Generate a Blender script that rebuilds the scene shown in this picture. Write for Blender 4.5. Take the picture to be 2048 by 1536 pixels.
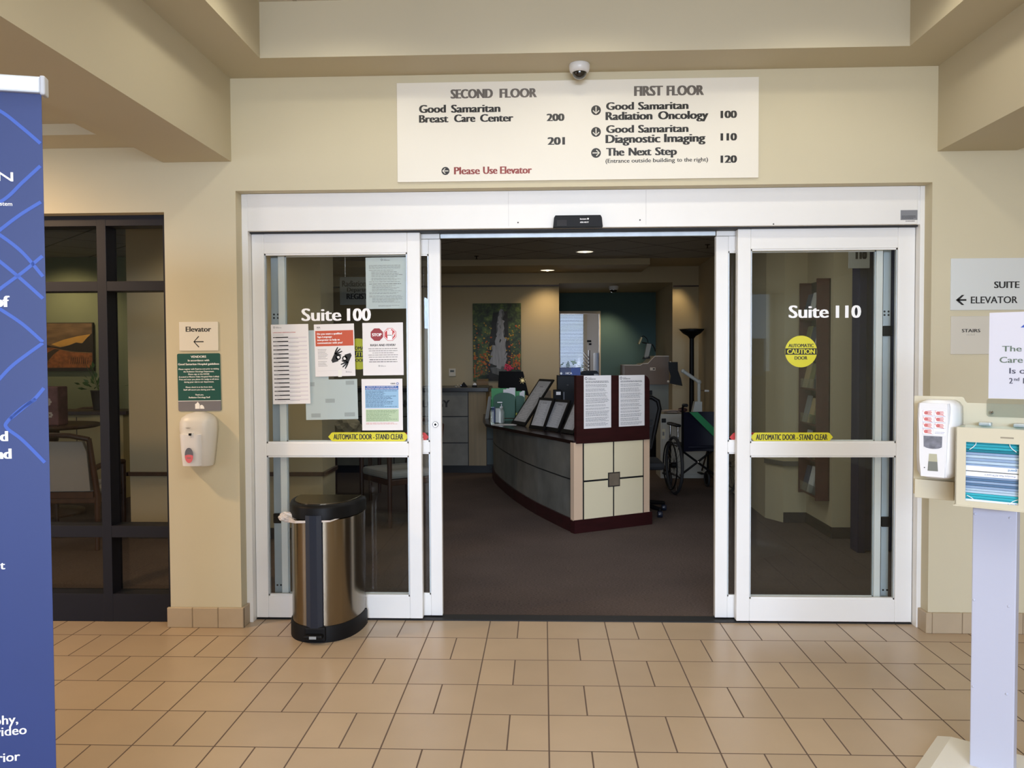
import bpy, bmesh, math, random
from mathutils import Vector, Matrix

# ------------------------------------------------------------------ scene, camera, light
for o in list(bpy.data.objects):
    bpy.data.objects.remove(o, do_unlink=True)
SC = bpy.context.scene
COL = SC.collection
CAM_H, CAM_F, YAW, PIT, ROL = 1.45, 1648.2, 0.0382, -0.03086, -0.00459
_cy, _sy, _cp, _sp = math.cos(YAW), math.sin(YAW), math.cos(PIT), math.sin(PIT)
_f = Vector((-_sy * _cp, _cy * _cp, _sp)); _r0 = Vector((_cy, _sy, 0)); _u0 = _r0.cross(_f)
_r = math.cos(ROL) * _r0 + math.sin(ROL) * _u0
_u = -math.sin(ROL) * _r0 + math.cos(ROL) * _u0
cam_d = bpy.data.cameras.new('camera')
cam = bpy.data.objects.new('camera', cam_d); COL.objects.link(cam)
cam.matrix_world = Matrix(((_r.x, _u.x, -_f.x, 0), (_r.y, _u.y, -_f.y, 0), (_r.z, _u.z, -_f.z, CAM_H), (0, 0, 0, 1)))
cam_d.sensor_width = 36.0; cam_d.lens = CAM_F / 2048 * 36
cam_d.clip_start = 0.05; cam_d.clip_end = 200
SC.camera = cam

W = bpy.data.worlds.new('sky'); SC.world = W; W.use_nodes = True
_bg = W.node_tree.nodes['Background']
_bg.inputs[0].default_value = (0.62, 0.78, 1.0, 1); _bg.inputs[1].default_value = 1.1

def lamp(name, kind, loc, target, energy, color, size=None, size_y=None, spot=None, blend=0.6, radius=None):
    d = bpy.data.lights.new(name, kind)
    d.energy = energy; d.color = color
    if kind == 'AREA':
        d.shape = 'RECTANGLE'; d.size = size; d.size_y = size_y or size
    if kind == 'SPOT':
        d.spot_size = spot; d.spot_blend = blend
    if radius is not None: d.shadow_soft_size = radius
    o = bpy.data.objects.new(name, d); COL.objects.link(o); o.location = loc
    o.rotation_euler = (Vector(target) - Vector(loc)).to_track_quat('-Z', 'Y').to_euler()
    return o

# daylight through the lobby's entrance glass behind the camera
lamp('daylight_entrance', 'AREA', (0.2, -5.85, 1.35), (0.2, 5, 1.25), 175, (0.91, 0.97, 1.0), 5.2, 2.5)
sky_l = lamp('daylight_sky', 'AREA', (0.2, -5.8, 2.35), (0.2, 4.4, 0.15), 44, (0.50, 0.66, 1.0), 5.0, 0.7)
sky_l.data.spread = math.radians(48)
lamp('daylight_entrance_high', 'AREA', (0.2, -5.0, 2.6), (0.3, 4, 1.4), 60, (1.0, 0.93, 0.80), 3.0, 0.5)
lamp('left_fill_light', 'AREA', (-6.3, 1.5, 1.35), (-1.6, 4.4, 0.9), 46, (0.92, 0.92, 1.0), 2.2, 1.9)  # added fill at the windowless left wall, brightens the left pier
# warm recessed lamps of the lobby's side bays
lamp('side_bay_lamp', 'SPOT', (-3.35, 3.35, 2.56), (-3.2, 4.3, 0.4), 115, (1.0, 0.66, 0.36), spot=2.5, blend=0.9, radius=0.06)
lamp('side_bay_lamp', 'SPOT', (-3.2, 0.4, 2.55), (-3.2, 0.4, 0), 45, (1.0, 0.72, 0.45), spot=2.4, blend=0.8, radius=0.08)
lamp('tray_lamp', 'AREA', (0.2, 1.2, 3.16), (0.2, 1.2, 0), 22, (1.0, 0.95, 0.87), 1.6, 2.2)
for _x in (-0.95, 0.18, 1.32):
    for _y, _e in ((3.5, 16), (1.5, 22), (-0.8, 22)):
        lamp('tray_downlight', 'SPOT', (_x, _y, 3.205), (_x, _y, 0), _e, (1.0, 0.92, 0.74), spot=2.75, blend=0.5, radius=0.07)
# unseen fill lights added under the suite ceiling to raise its ambient light
lamp('suite_fill_light', 'AREA', (0.2, 6.0, 2.63), (0.2, 6.0, 0), 15, (0.93, 0.95, 1.0), 1.2, 0.6)
lamp('suite_fill_light', 'AREA', (1.5, 5.5, 2.63), (1.7, 5.9, 0), 9, (0.97, 0.96, 0.92), 0.6, 0.6)
lamp('suite_fill_light', 'AREA', (-1.6, 9.0, 2.63), (-1.6, 9.0, 0), 9, (1.0, 0.90, 0.76), 1.2, 0.6)
lamp('suite_fill_light', 'AREA', (-5.2, 6.6, 2.63), (-5.2, 6.6, 0), 8, (1.0, 0.88, 0.70), 1.2, 0.6)
SC.view_settings.view_transform = 'Standard'; SC.view_settings.look = 'None'
SC.view_settings.gamma = 1.0; SC.view_settings.exposure = 0.24
SC.view_settings.use_curve_mapping = False
SC.cycles.max_bounces = 10; SC.cycles.diffuse_bounces = 5; SC.cycles.glossy_bounces = 4
SC.cycles.transparent_max_bounces = 16; SC.cycles.transmission_bounces = 6
SC.cycles.caustics_reflective = False; SC.cycles.caustics_refractive = False
SC.cycles.sample_clamp_indirect = 6.0

# ------------------------------------------------------------------ pixel helpers (photograph frame, 2048 x 1536)
CAMP = Vector((0, 0, CAM_H))
def ray(px, py): return _r * ((px - 1024) / CAM_F) + _u * ((768 - py) / CAM_F) + _f
def at(px, py, Y):
    d = ray(px, py); return CAMP + d * (Y / d.y)
def on_z(px, py, z):
    d = ray(px, py); return CAMP + d * ((z - CAM_H) / d.z)
def on_plane(px, py, P0, n):
    d = ray(px, py); return CAMP + d * ((Vector(P0) - CAMP).dot(n) / d.dot(n))

# ------------------------------------------------------------------ materials
def lin(c):
    c /= 255.0
    return c / 12.92 if c <= 0.04045 else ((c + 0.055) / 1.055) ** 2.4
def rgb(r, g, b): return (lin(r), lin(g), lin(b), 1)
MATS = {}
def new_mat(name):
    m = bpy.data.materials.new(name); m.use_nodes = True
    nt = m.node_tree; b = nt.nodes['Principled BSDF']
    return m, nt, b
def M(name, col, rough=0.55, metal=0.0, var=0.0, scale=8.0, bump=0.0, bscale=200.0, emit=0.0, spec=0.5, stretch=None, col2=None, coat=0.0):
    if name in MATS: return MATS[name]
    m, nt, b = new_mat(name)
    c = rgb(*col)
    b.inputs['Base Color'].default_value = c; b.inputs['Roughness'].default_value = rough
    b.inputs['Metallic'].default_value = metal; b.inputs['Specular IOR Level'].default_value = spec
    b.inputs['Coat Weight'].default_value = coat
    if emit:
        b.inputs['Emission Color'].default_value = c; b.inputs['Emission Strength'].default_value = emit
    if var or bump:
        tc = nt.nodes.new('ShaderNodeTexCoord'); mp = nt.nodes.new('ShaderNodeMapping')
        nt.links.new(tc.outputs['Object'], mp.inputs[0])
        if stretch: mp.inputs['Scale'].default_value = stretch
    if var:
        n = nt.nodes.new('ShaderNodeTexNoise'); n.inputs['Scale'].default_value = scale; n.inputs['Detail'].default_value = 5
        nt.links.new(mp.outputs[0], n.inputs['Vector'])
        r = nt.nodes.new('ShaderNodeValToRGB')
        r.color_ramp.elements[0].position = 0.3; r.color_ramp.elements[1].position = 0.7
        c2 = rgb(*col2) if col2 else tuple(min(1, x * (1 + var)) for x in c[:3]) + (1,)
        r.color_ramp.elements[0].color = tuple(x * (1 - var) for x in c[:3]) + (1,) if not col2 else c
        r.color_ramp.elements[1].color = c2
        nt.links.new(n.outputs['Fac'], r.inputs[0]); nt.links.new(r.outputs[0], b.inputs['Base Color'])
    if bump:
        n2 = nt.nodes.new('ShaderNodeTexNoise'); n2.inputs['Scale'].default_value = bscale; n2.inputs['Detail'].default_value = 3
        nt.links.new(mp.outputs[0], n2.inputs['Vector'])
        bp = nt.nodes.new('ShaderNodeBump'); bp.inputs['Strength'].default_value = bump; bp.inputs['Distance'].default_value = 0.002
        nt.links.new(n2.outputs['Fac'], bp.inputs['Height']); nt.links.new(bp.outputs[0], b.inputs['Normal'])
    MATS[name] = m
    return m
def glass(name, tint, refl=0.04, rough=0.0):
    m = bpy.data.materials.new(name); m.use_nodes = True; nt = m.node_tree
    nt.nodes.clear()
    out = nt.nodes.new('ShaderNodeOutputMaterial'); mix = nt.nodes.new('ShaderNodeMixShader')
    tr = nt.nodes.new('ShaderNodeBsdfTransparent'); gl = nt.nodes.new('ShaderNodeBsdfGlossy')
    lw = nt.nodes.new('ShaderNodeLayerWeight'); lw.inputs['Blend'].default_value = 0.5
    pw = nt.nodes.new('ShaderNodeMath'); pw.operation = 'POWER'; pw.inputs[1].default_value = 5
    ma = nt.nodes.new('ShaderNodeMath'); ma.operation = 'MULTIPLY_ADD'; ma.inputs[1].default_value = 0.9; ma.inputs[2].default_value = refl
    nt.links.new(lw.outputs['Facing'], pw.inputs[0]); nt.links.new(pw.outputs[0], ma.inputs[0])
    nt.links.new(ma.outputs[0], mix.inputs[0]); nt.links.new(tr.outputs[0], mix.inputs[1]); nt.links.new(gl.outputs[0], mix.inputs[2])
    tr.inputs[0].default_value = tuple(tint) + (1,); gl.inputs['Roughness'].default_value = rough
    gl.inputs['Color'].default_value = (1, 1, 1, 1)
    nt.links.new(mix.outputs[0], out.inputs[0])
    MATS[name] = m
    return m

PAINT = M('wall_paint', (205, 196, 168), 0.75, var=0.025, scale=1.5, bump=0.12, bscale=260)
SOFF = M('soffit_paint', (197, 189, 166), 0.8, var=0.02, scale=1.2)
INPAINT = M('suite_wall_paint', (182, 168, 138), 0.8, var=0.03, scale=1.3)
TEAL = M('teal_wall_paint', (74, 100, 98), 0.8, var=0.04, scale=2)
SAGE = M('sage_wall_paint', (132, 136, 104), 0.8, var=0.03, scale=2)
WHITE = M('white_door_aluminium', (234, 233, 230), 0.38, var=0.015, scale=5)
SEAM = M('header_dot_grey', (70, 70, 70), 0.7)  # dark grey of the small dots on the door header
GASKET = M('black_gasket', (14, 14, 15), 0.6)
ALU = M('brushed_aluminium', (186, 192, 194), 0.42, 0.35, var=0.12, scale=9, stretch=(1, 1, 0.25))
NAVY = M('dark_bronze_frame', (22, 22, 30), 0.5, spec=.3)
NAVY2 = M('dark_navy_frame', (12, 20, 58), 0.5, spec=.3)
GLASS = glass('clear_pane', (0.93, 0.95, 0.945), 0.014)
GLASSD = glass('window_pane', (0.90, 0.90, 0.88), 0.012)
ACRYL = glass('clear_acrylic', (0.88, 0.90, 0.90), 0.06)
BLACK = M('black_plastic', (9, 9, 11), 0.5, spec=.2)
BLACKM = M('black_matte_plastic', (14, 14, 16), 0.6, spec=.2)
BASETILE = M('baseboard_tile_glaze', (178, 160, 134), 0.5, var=0.05, scale=6)
GROUT = M('grout', (120, 106, 88), 0.9)
PAPER = M('white_paper', (236, 233, 232), 0.7)
PAPERG = M('grey_white_paper', (214, 220, 220), 0.7)
INK = M('black_ink', (28, 27, 27), 0.6)
INKG = M('grey_ink', (120, 118, 118), 0.7)
INKL = M('light_grey_ink', (196, 194, 194), 0.7)
YEL = M('safety_yellow', (214, 206, 34), 0.45)
RED = M('signal_red', (196, 44, 40), 0.5)
VINYL = M('white_vinyl', (250, 250, 250), 0.5)
SIGNW = M('sign_white', (232, 227, 214), 0.4, var=0.01, scale=3)
CREAM = M('cream_powder_coat', (204, 197, 174), 0.45)
POSTW = M('white_powder_coat', (186, 190, 208), 0.4)
WPLAS = M('white_plastic', (222, 222, 222), 0.3)
STEEL = M('dark_stainless_steel', (134, 124, 108), 0.2, 1.0, var=0.05, scale=30, stretch=(1, 1, 0.02))
CHROME = M('chrome', (200, 200, 205), 0.12, 1.0)
MAROON = M('maroon_stained_wood', (46, 15, 17), 0.35, var=0.25, scale=6, stretch=(1, 1, 6))
GREYLAM = M('grey_stone_laminate', (108, 107, 100), 0.55, var=0.22, scale=5)
CREAMP = M('cream_laminate_panel', (228, 215, 180), 0.5, var=0.02, scale=3)
TAN = M('tan_maple_edge', (220, 190, 160), 0.5)
TANW = M('beige_column_panel', (128, 112, 82), 0.55, var=0.1, scale=4, stretch=(8, 8, 0.5))
WOOD = M('dark_walnut', (66, 42, 28), 0.45, var=0.25, scale=5, stretch=(6, 6, 0.8))

def nmath(nt, op, a, b=None, c=None):
    n = nt.nodes.new('ShaderNodeMath'); n.operation = op
    for i, v in enumerate((a, b, c)):
        if v is None: continue
        if isinstance(v, (int, float)): n.inputs[i].default_value = v
        else: nt.links.new(v, n.inputs[i])
    return n.outputs[0]
def tile_material():
    m, nt, b = new_mat('lobby_floor_tile')
    tc = nt.nodes.new('ShaderNodeTexCoord'); sp = nt.nodes.new('ShaderNodeSeparateXYZ')
    nt.links.new(tc.outputs['Object'], sp.inputs[0])
    S, T = 0.3142, 0.3056
    u = nmath(nt, 'DIVIDE', nmath(nt, 'SUBTRACT', sp.outputs[0], 0.0165), S)
    v = nmath(nt, 'ADD', nmath(nt, 'DIVIDE', nmath(nt, 'SUBTRACT', 4.227, sp.outputs[1]), T), 1.0)
    cu, cv = nmath(nt, 'FLOOR', u), nmath(nt, 'FLOOR', v)
    fu, fv = nmath(nt, 'SUBTRACT', u, cu), nmath(nt, 'SUBTRACT', v, cv)
    par = nmath(nt, 'FLOORED_MODULO', nmath(nt, 'ADD', cu, cv), 2.0)
    du = nmath(nt, 'MULTIPLY', nmath(nt, 'MINIMUM', fu, nmath(nt, 'SUBTRACT', 1.0, fu)), S)
    dv = nmath(nt, 'MULTIPLY', nmath(nt, 'MINIMUM', fv, nmath(nt, 'SUBTRACT', 1.0, fv)), T)
    dm = nmath(nt, 'ADD', nmath(nt, 'MULTIPLY', nmath(nt, 'ABSOLUTE', nmath(nt, 'SUBTRACT', fu, 0.5)), S),
               nmath(nt, 'MULTIPLY', nmath(nt, 'SUBTRACT', 1.0, par), 5.0))
    d = nmath(nt, 'MINIMUM', nmath(nt, 'MINIMUM', du, dm), dv)
    mr = nt.nodes.new('ShaderNodeMapRange'); mr.inputs['From Min'].default_value = 0.0021; mr.inputs['From Max'].default_value = 0.0037
    nt.links.new(d, mr.inputs['Value'])
    half = nmath(nt, 'MULTIPLY', nmath(nt, 'GREATER_THAN', fu, 0.5), par)
    cx = nt.nodes.new('ShaderNodeCombineXYZ')
    nt.links.new(nmath(nt, 'ADD', cu, nmath(nt, 'MULTIPLY', half, 0.37)), cx.inputs[0]); nt.links.new(cv, cx.inputs[1])
    wn = nt.nodes.new('ShaderNodeTexWhiteNoise'); wn.noise_dimensions = '3D'; nt.links.new(cx.outputs[0], wn.inputs['Vector'])
    r = nt.nodes.new('ShaderNodeValToRGB')
    r.color_ramp.elements[0].color = rgb(178, 156, 130); r.color_ramp.elements[1].color = rgb(187, 164, 136)
    nt.links.new(wn.outputs['Value'], r.inputs[0])
    no = nt.nodes.new('ShaderNodeTexNoise'); no.inputs['Scale'].default_value = 5; no.inputs['Detail'].default_value = 8
    nt.links.new(tc.outputs['Object'], no.inputs['Vector'])
    hs = nt.nodes.new('ShaderNodeHueSaturation'); nt.links.new(r.outputs[0], hs.inputs['Color'])
    nt.links.new(nmath(nt, 'MULTIPLY_ADD', no.outputs['Fac'], 0.16, 0.92), hs.inputs['Value'])
    mx = nt.nodes.new('ShaderNodeMix'); mx.data_type = 'RGBA'
    mx.inputs['A'].default_value = rgb(92, 74, 62)
    nt.links.new(mr.outputs[0], mx.inputs['Factor']); nt.links.new(hs.outputs[0], mx.inputs['B'])
    nt.links.new(mx.outputs['Result'], b.inputs['Base Color'])
    nt.links.new(nmath(nt, 'MULTIPLY_ADD', mr.outputs[0], -0.5, 0.82), b.inputs['Roughness'])
    bp = nt.nodes.new('ShaderNodeBump'); bp.inputs['Strength'].default_value = 0.4; bp.inputs['Distance'].default_value = 0.002
    nt.links.new(mr.outputs[0], bp.inputs['Height']); nt.links.new(bp.outputs[0], b.inputs['Normal'])
    return m
TILE = tile_material()
def carpet_material():
    m, nt, b = new_mat('brown_loop_carpet')
    tc = nt.nodes.new('ShaderNodeTexCoord')
    mp = nt.nodes.new('ShaderNodeMapping'); mp.inputs['Scale'].default_value = (1, 2.5, 1); nt.links.new(tc.outputs['Object'], mp.inputs[0])
    n1 = nt.nodes.new('ShaderNodeTexNoise'); n1.inputs['Scale'].default_value = 70; n1.inputs['Detail'].default_value = 4
    n2 = nt.nodes.new('ShaderNodeTexNoise'); n2.inputs['Scale'].default_value = 1.2; n2.inputs['Detail'].default_value = 4
    nt.links.new(mp.outputs[0], n1.inputs['Vector']); nt.links.new(tc.outputs['Object'], n2.inputs['Vector'])
    a = nmath(nt, 'ADD', nmath(nt, 'MULTIPLY', n1.outputs['Fac'], 0.7), nmath(nt, 'MULTIPLY', n2.outputs['Fac'], 0.3))
    r = nt.nodes.new('ShaderNodeValToRGB'); r.color_ramp.elements[0].position = 0.35; r.color_ramp.elements[1].position = 0.65
    r.color_ramp.elements[0].color = rgb(66, 57, 54); r.color_ramp.elements[1].color = rgb(96, 84, 78)
    nt.links.new(a, r.inputs[0]); nt.links.new(r.outputs[0], b.inputs['Base Color']); b.inputs['Roughness'].default_value = 0.95
    b.inputs['Specular IOR Level'].default_value = 0.1
    bp = nt.nodes.new('ShaderNodeBump'); bp.inputs['Strength'].default_value = 0.5; bp.inputs['Distance'].default_value = 0.004
    nt.links.new(n1.outputs['Fac'], bp.inputs['Height']); nt.links.new(bp.outputs[0], b.inputs['Normal'])
    return m
CARPET = carpet_material()
def grid_ceiling(name, col, size, ang, line):
    m, nt, b = new_mat(name)
    tc = nt.nodes.new('ShaderNodeTexCoord'); mp = nt.nodes.new('ShaderNodeMapping')
    mp.inputs['Rotation'].default_value = (0, 0, ang); nt.links.new(tc.outputs['Object'], mp.inputs[0])
    sp = nt.nodes.new('ShaderNodeSeparateXYZ'); nt.links.new(mp.outputs[0], sp.inputs[0])
    ds = []
    for k in (0, 1):
        f = nmath(nt, 'FRACT', nmath(nt, 'DIVIDE', sp.outputs[k], size))
        ds.append(nmath(nt, 'MULTIPLY', nmath(nt, 'MINIMUM', f, nmath(nt, 'SUBTRACT', 1.0, f)), size))
    d = nmath(nt, 'LESS_THAN', nmath(nt, 'MINIMUM', ds[0], ds[1]), 0.011)
    no = nt.nodes.new('ShaderNodeTexNoise'); no.inputs['Scale'].default_value = 160; nt.links.new(tc.outputs['Object'], no.inputs['Vector'])
    mx = nt.nodes.new('ShaderNodeMix'); mx.data_type = 'RGBA'; mx.inputs['A'].default_value = rgb(*col); mx.inputs['B'].default_value = rgb(*line)
    nt.links.new(d, mx.inputs['Factor']); nt.links.new(mx.outputs['Result'], b.inputs['Base Color']); b.inputs['Roughness'].default_value = 0.9
    bp = nt.nodes.new('ShaderNodeBump'); bp.inputs['Strength'].default_value = 0.3; bp.inputs['Distance'].default_value = 0.003
    nt.links.new(no.outputs['Fac'], bp.inputs['Height']); nt.links.new(bp.outputs[0], b.inputs['Normal'])
    return m
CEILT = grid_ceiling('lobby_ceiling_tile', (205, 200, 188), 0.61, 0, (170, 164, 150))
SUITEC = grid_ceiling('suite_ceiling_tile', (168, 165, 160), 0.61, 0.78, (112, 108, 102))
def forest_material():
    m, nt, b = new_mat('forest_print')
    tc = nt.nodes.new('ShaderNodeTexCoord')
    n = nt.nodes.new('ShaderNodeTexNoise'); n.inputs['Scale'].default_value = 9; n.inputs['Detail'].default_value = 8; n.inputs['Roughness'].default_value = 0.7
    nt.links.new(tc.outputs['Object'], n.inputs['Vector'])
    r = nt.nodes.new('ShaderNodeValToRGB'); cr = r.color_ramp
    cr.elements[0].position = 0.36; cr.elements[0].color = rgb(24, 30, 24); cr.elements[1].position = 0.72; cr.elements[1].color = rgb(128, 140, 74)
    e = cr.elements.new(0.5); e.color = rgb(52, 68, 44); e = cr.elements.new(0.6); e.color = rgb(84, 104, 52)
    nt.links.new(n.outputs['Fac'], r.inputs[0]); nt.links.new(r.outputs[0], b.inputs['Base Color']); b.inputs['Roughness'].default_value = 0.6
    return m
FOREST = forest_material()

# ------------------------------------------------------------------ mesh builder
class MB:
    """Collects faces in world coordinates; each face has its own material."""
    def __init__(s): s.v = []; s.f = []; s.m = []; s.sm = []; s.mats = []; s.X = None
    def mi(s, mat):
        if mat not in s.mats: s.mats.append(mat)
        return s.mats.index(mat)
    def add(s, vs, fs, mat, smooth=False):
        o = len(s.v)
        for p in vs:
            p = Vector(p); s.v.append(s.X @ p if s.X else p)
        k = s.mi(mat)
        for f in fs:
            s.f.append([i + o for i in f]); s.m.append(k); s.sm.append(smooth)
        return s
    def box(s, x0, x1, y0, y1, z0, z1, mat, bev=0.0, seg=2):
        if bev <= 0:
            v = [(x, y, z) for x in (x0, x1) for y in (y0, y1) for z in (z0, z1)]
            return s.add(v, [(0, 1, 3, 2), (4, 6, 7, 5), (0, 4, 5, 1), (2, 3, 7, 6), (0, 2, 6, 4), (1, 5, 7, 3)], mat)
        bm = bmesh.new(); bmesh.ops.create_cube(bm, size=1)
        for q in bm.verts: q.co = Vector(((x0 + x1) / 2 + q.co.x * (x1 - x0), (y0 + y1) / 2 + q.co.y * (y1 - y0), (z0 + z1) / 2 + q.co.z * (z1 - z0)))
        bmesh.ops.bevel(bm, geom=bm.edges[:], offset=bev, segments=seg, affect='EDGES', profile=0.5, clamp_overlap=True)
        return s.bm(bm, mat, False)
    def bm(s, bm, mat, smooth=False):
        bm.verts.ensure_lookup_table(); bm.verts.index_update()
        s.add([q.co.copy() for q in bm.verts], [[q.index for q in f.verts] for f in bm.faces], mat, smooth); bm.free(); return s
    def quad(s, a, b, c, d, mat): return s.add([a, b, c, d], [(0, 1, 2, 3)], mat)
    def prism(s, pts, vec, mat, smooth=False):
        """polygon (3-D points) extruded along vec"""
        n = len(pts); vec = Vector(vec); P = [Vector(p) for p in pts]
        return s.add(P + [p + vec for p in P], [list(range(n))[::-1], [n + i for i in range(n)]] + [(i, (i + 1) % n, n + (i + 1) % n, n + i) for i in range(n)], mat, smooth)
    def tube(s, path, r, mat, seg=10, cap=True):
        P = [Vector(p) for p in path]; n = len(P); R = r if isinstance(r, (list, tuple)) else [r] * n
        vs = []; up = None
        for i in range(n):
            t = (P[min(i + 1, n - 1)] - P[max(i - 1, 0)]).normalized()
            if up is None: up = t.orthogonal().normalized()
            up = (up - t * up.dot(t)); up = up.normalized() if up.length > 1e-6 else t.orthogonal().normalized()
            w = t.cross(up)
            for k in range(seg):
                a = 2 * math.pi * k / seg; vs.append(P[i] + (up * math.cos(a) + w * math.sin(a)) * R[i])
        fs = [(i * seg + k, i * seg + (k + 1) % seg, (i + 1) * seg + (k + 1) % seg, (i + 1) * seg + k) for i in range(n - 1) for k in range(seg)]
        s.add(vs, fs, mat, True)
        if cap: s.add(vs, [list(range(seg))[::-1], [(n - 1) * seg + k for k in range(seg)]], mat)
        return s
    def lathe(s, prof, c, mat, seg=28, axis='Z', arc=None):
        """profile [(r, h)] turned about an axis through c"""
        c = Vector(c); vs = []
        for r, h in prof:
            for k in range(seg):
                a = 2 * math.pi * k / seg; x, y = r * math.cos(a), r * math.sin(a)
                vs.append(c + (Vector((x, y, h)) if axis == 'Z' else Vector((x, -h, y)) if axis == 'Y' else Vector((h, x, y))))
        n = len(prof)
        fs = [(i * seg + k, i * seg + (k + 1) % seg, (i + 1) * seg + (k + 1) % seg, (i + 1) * seg + k) for i in range(n - 1) for k in range(seg)]
        s.add(vs, fs, mat, True)
        caps = []
        if prof[0][0] > 1e-5: caps.append(list(range(seg))[::-1])
        if prof[-1][0] > 1e-5: caps.append([(n - 1) * seg + k for k in range(seg)])
        if caps: s.add(vs, caps, mat)
        return s
    def torus(s, c, R, r, mat, axis='X', seg=36, sr=10):
        c = Vector(c); vs = []
        for i in range(seg):
            a = 2 * math.pi * i / seg
            for k in range(sr):
                b = 2 * math.pi * k / sr; q = R + r * math.cos(b); h = r * math.sin(b)
                x, y = q * math.cos(a), q * math.sin(a)
                vs.append(c + (Vector((h, x, y)) if axis == 'X' else Vector((x, y, h)) if axis == 'Z' else Vector((x, h, y))))
        return s.add(vs, [(i * sr + k, ((i + 1) % seg) * sr + k, ((i + 1) % seg) * sr + (k + 1) % sr, i * sr + (k + 1) % sr) for i in range(seg) for k in range(sr)], mat, True)
    def ball(s, c, rx, ry, rz, mat, u=18, v=10):
        bm = bmesh.new(); bmesh.ops.create_uvsphere(bm, u_segments=u, v_segments=v, radius=1)
        for q in bm.verts: q.co = Vector(c) + Vector((q.co.x * rx, q.co.y * ry, q.co.z * rz))
        return s.bm(bm, mat, True)

ORG = {}
def mesh_object(name, mb, origin):
    me = bpy.data.meshes.new(name)
    O = Vector(origin)
    me.from_pydata([v - O for v in mb.v], [], mb.f)
    for m in mb.mats: me.materials.append(m)
    me.polygons.foreach_set('material_index', mb.m); me.polygons.foreach_set('use_smooth', mb.sm)
    me.validate(); me.update()
    o = bpy.data.objects.new(name, me); COL.objects.link(o)
    return o
def tag(o, label=None, cat=None, group=None, kind=None):
    if label: o['label'] = label
    if cat: o['category'] = cat
    if group: o['group'] = group
    if kind: o['kind'] = kind
    return o
def root(name, loc, label, cat, group=None):
    o = bpy.data.objects.new(name, None); COL.objects.link(o); o.location = loc; ORG[o] = Vector(loc)
    o.empty_display_size = 0.1
    return tag(o, label, cat, group)
def P(name, mb, parent, label=None, kind=None):
    O = ORG[parent]; o = mesh_object(name, mb, O); o.parent = parent; ORG[o] = O
    return tag(o, label, None, None, kind)
def T(name, mb, loc, label, cat, group=None):
    o = mesh_object(name, mb, loc); o.location = loc; ORG[o] = Vector(loc)
    return tag(o, label, cat, group)
def S(name, mb, parent=None, loc=(0, 0, 0)):
    if parent: return P(name, mb, parent)
    o = mesh_object(name, mb, loc); o.location = loc; ORG[o] = Vector(loc); return tag(o, kind='structure')
def copy_tree(o, parent=None):
    c = o.copy(); COL.objects.link(c); c.parent = parent
    for ch in list(o.children): copy_tree(ch, c)
    return c

# ------------------------------------------------------------------ flat art: lettering and print on a plane
GLY = {}
def glyphs(txt):
    if txt in GLY: return GLY[txt]
    cu = bpy.data.curves.new('t', 'FONT'); cu.body = txt; cu.size = 1.0; cu.resolution_u = 3; cu.fill_mode = 'FRONT'
    ob = bpy.data.objects.new('t', cu); COL.objects.link(ob)
    bpy.context.view_layer.update(); dg = bpy.context.evaluated_depsgraph_get()
    me = bpy.data.meshes.new_from_object(ob.evaluated_get(dg))
    vs = [(v.co.x, v.co.y) for v in me.vertices]; fs = [list(p.vertices) for p in me.polygons]
    bpy.data.objects.remove(ob, do_unlink=True); bpy.data.meshes.remove(me); bpy.data.curves.remove(cu)
    GLY[txt] = (vs, fs); return GLY[txt]
_hv = glyphs('H')[0]; CAPH = max(v[1] for v in _hv)

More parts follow.
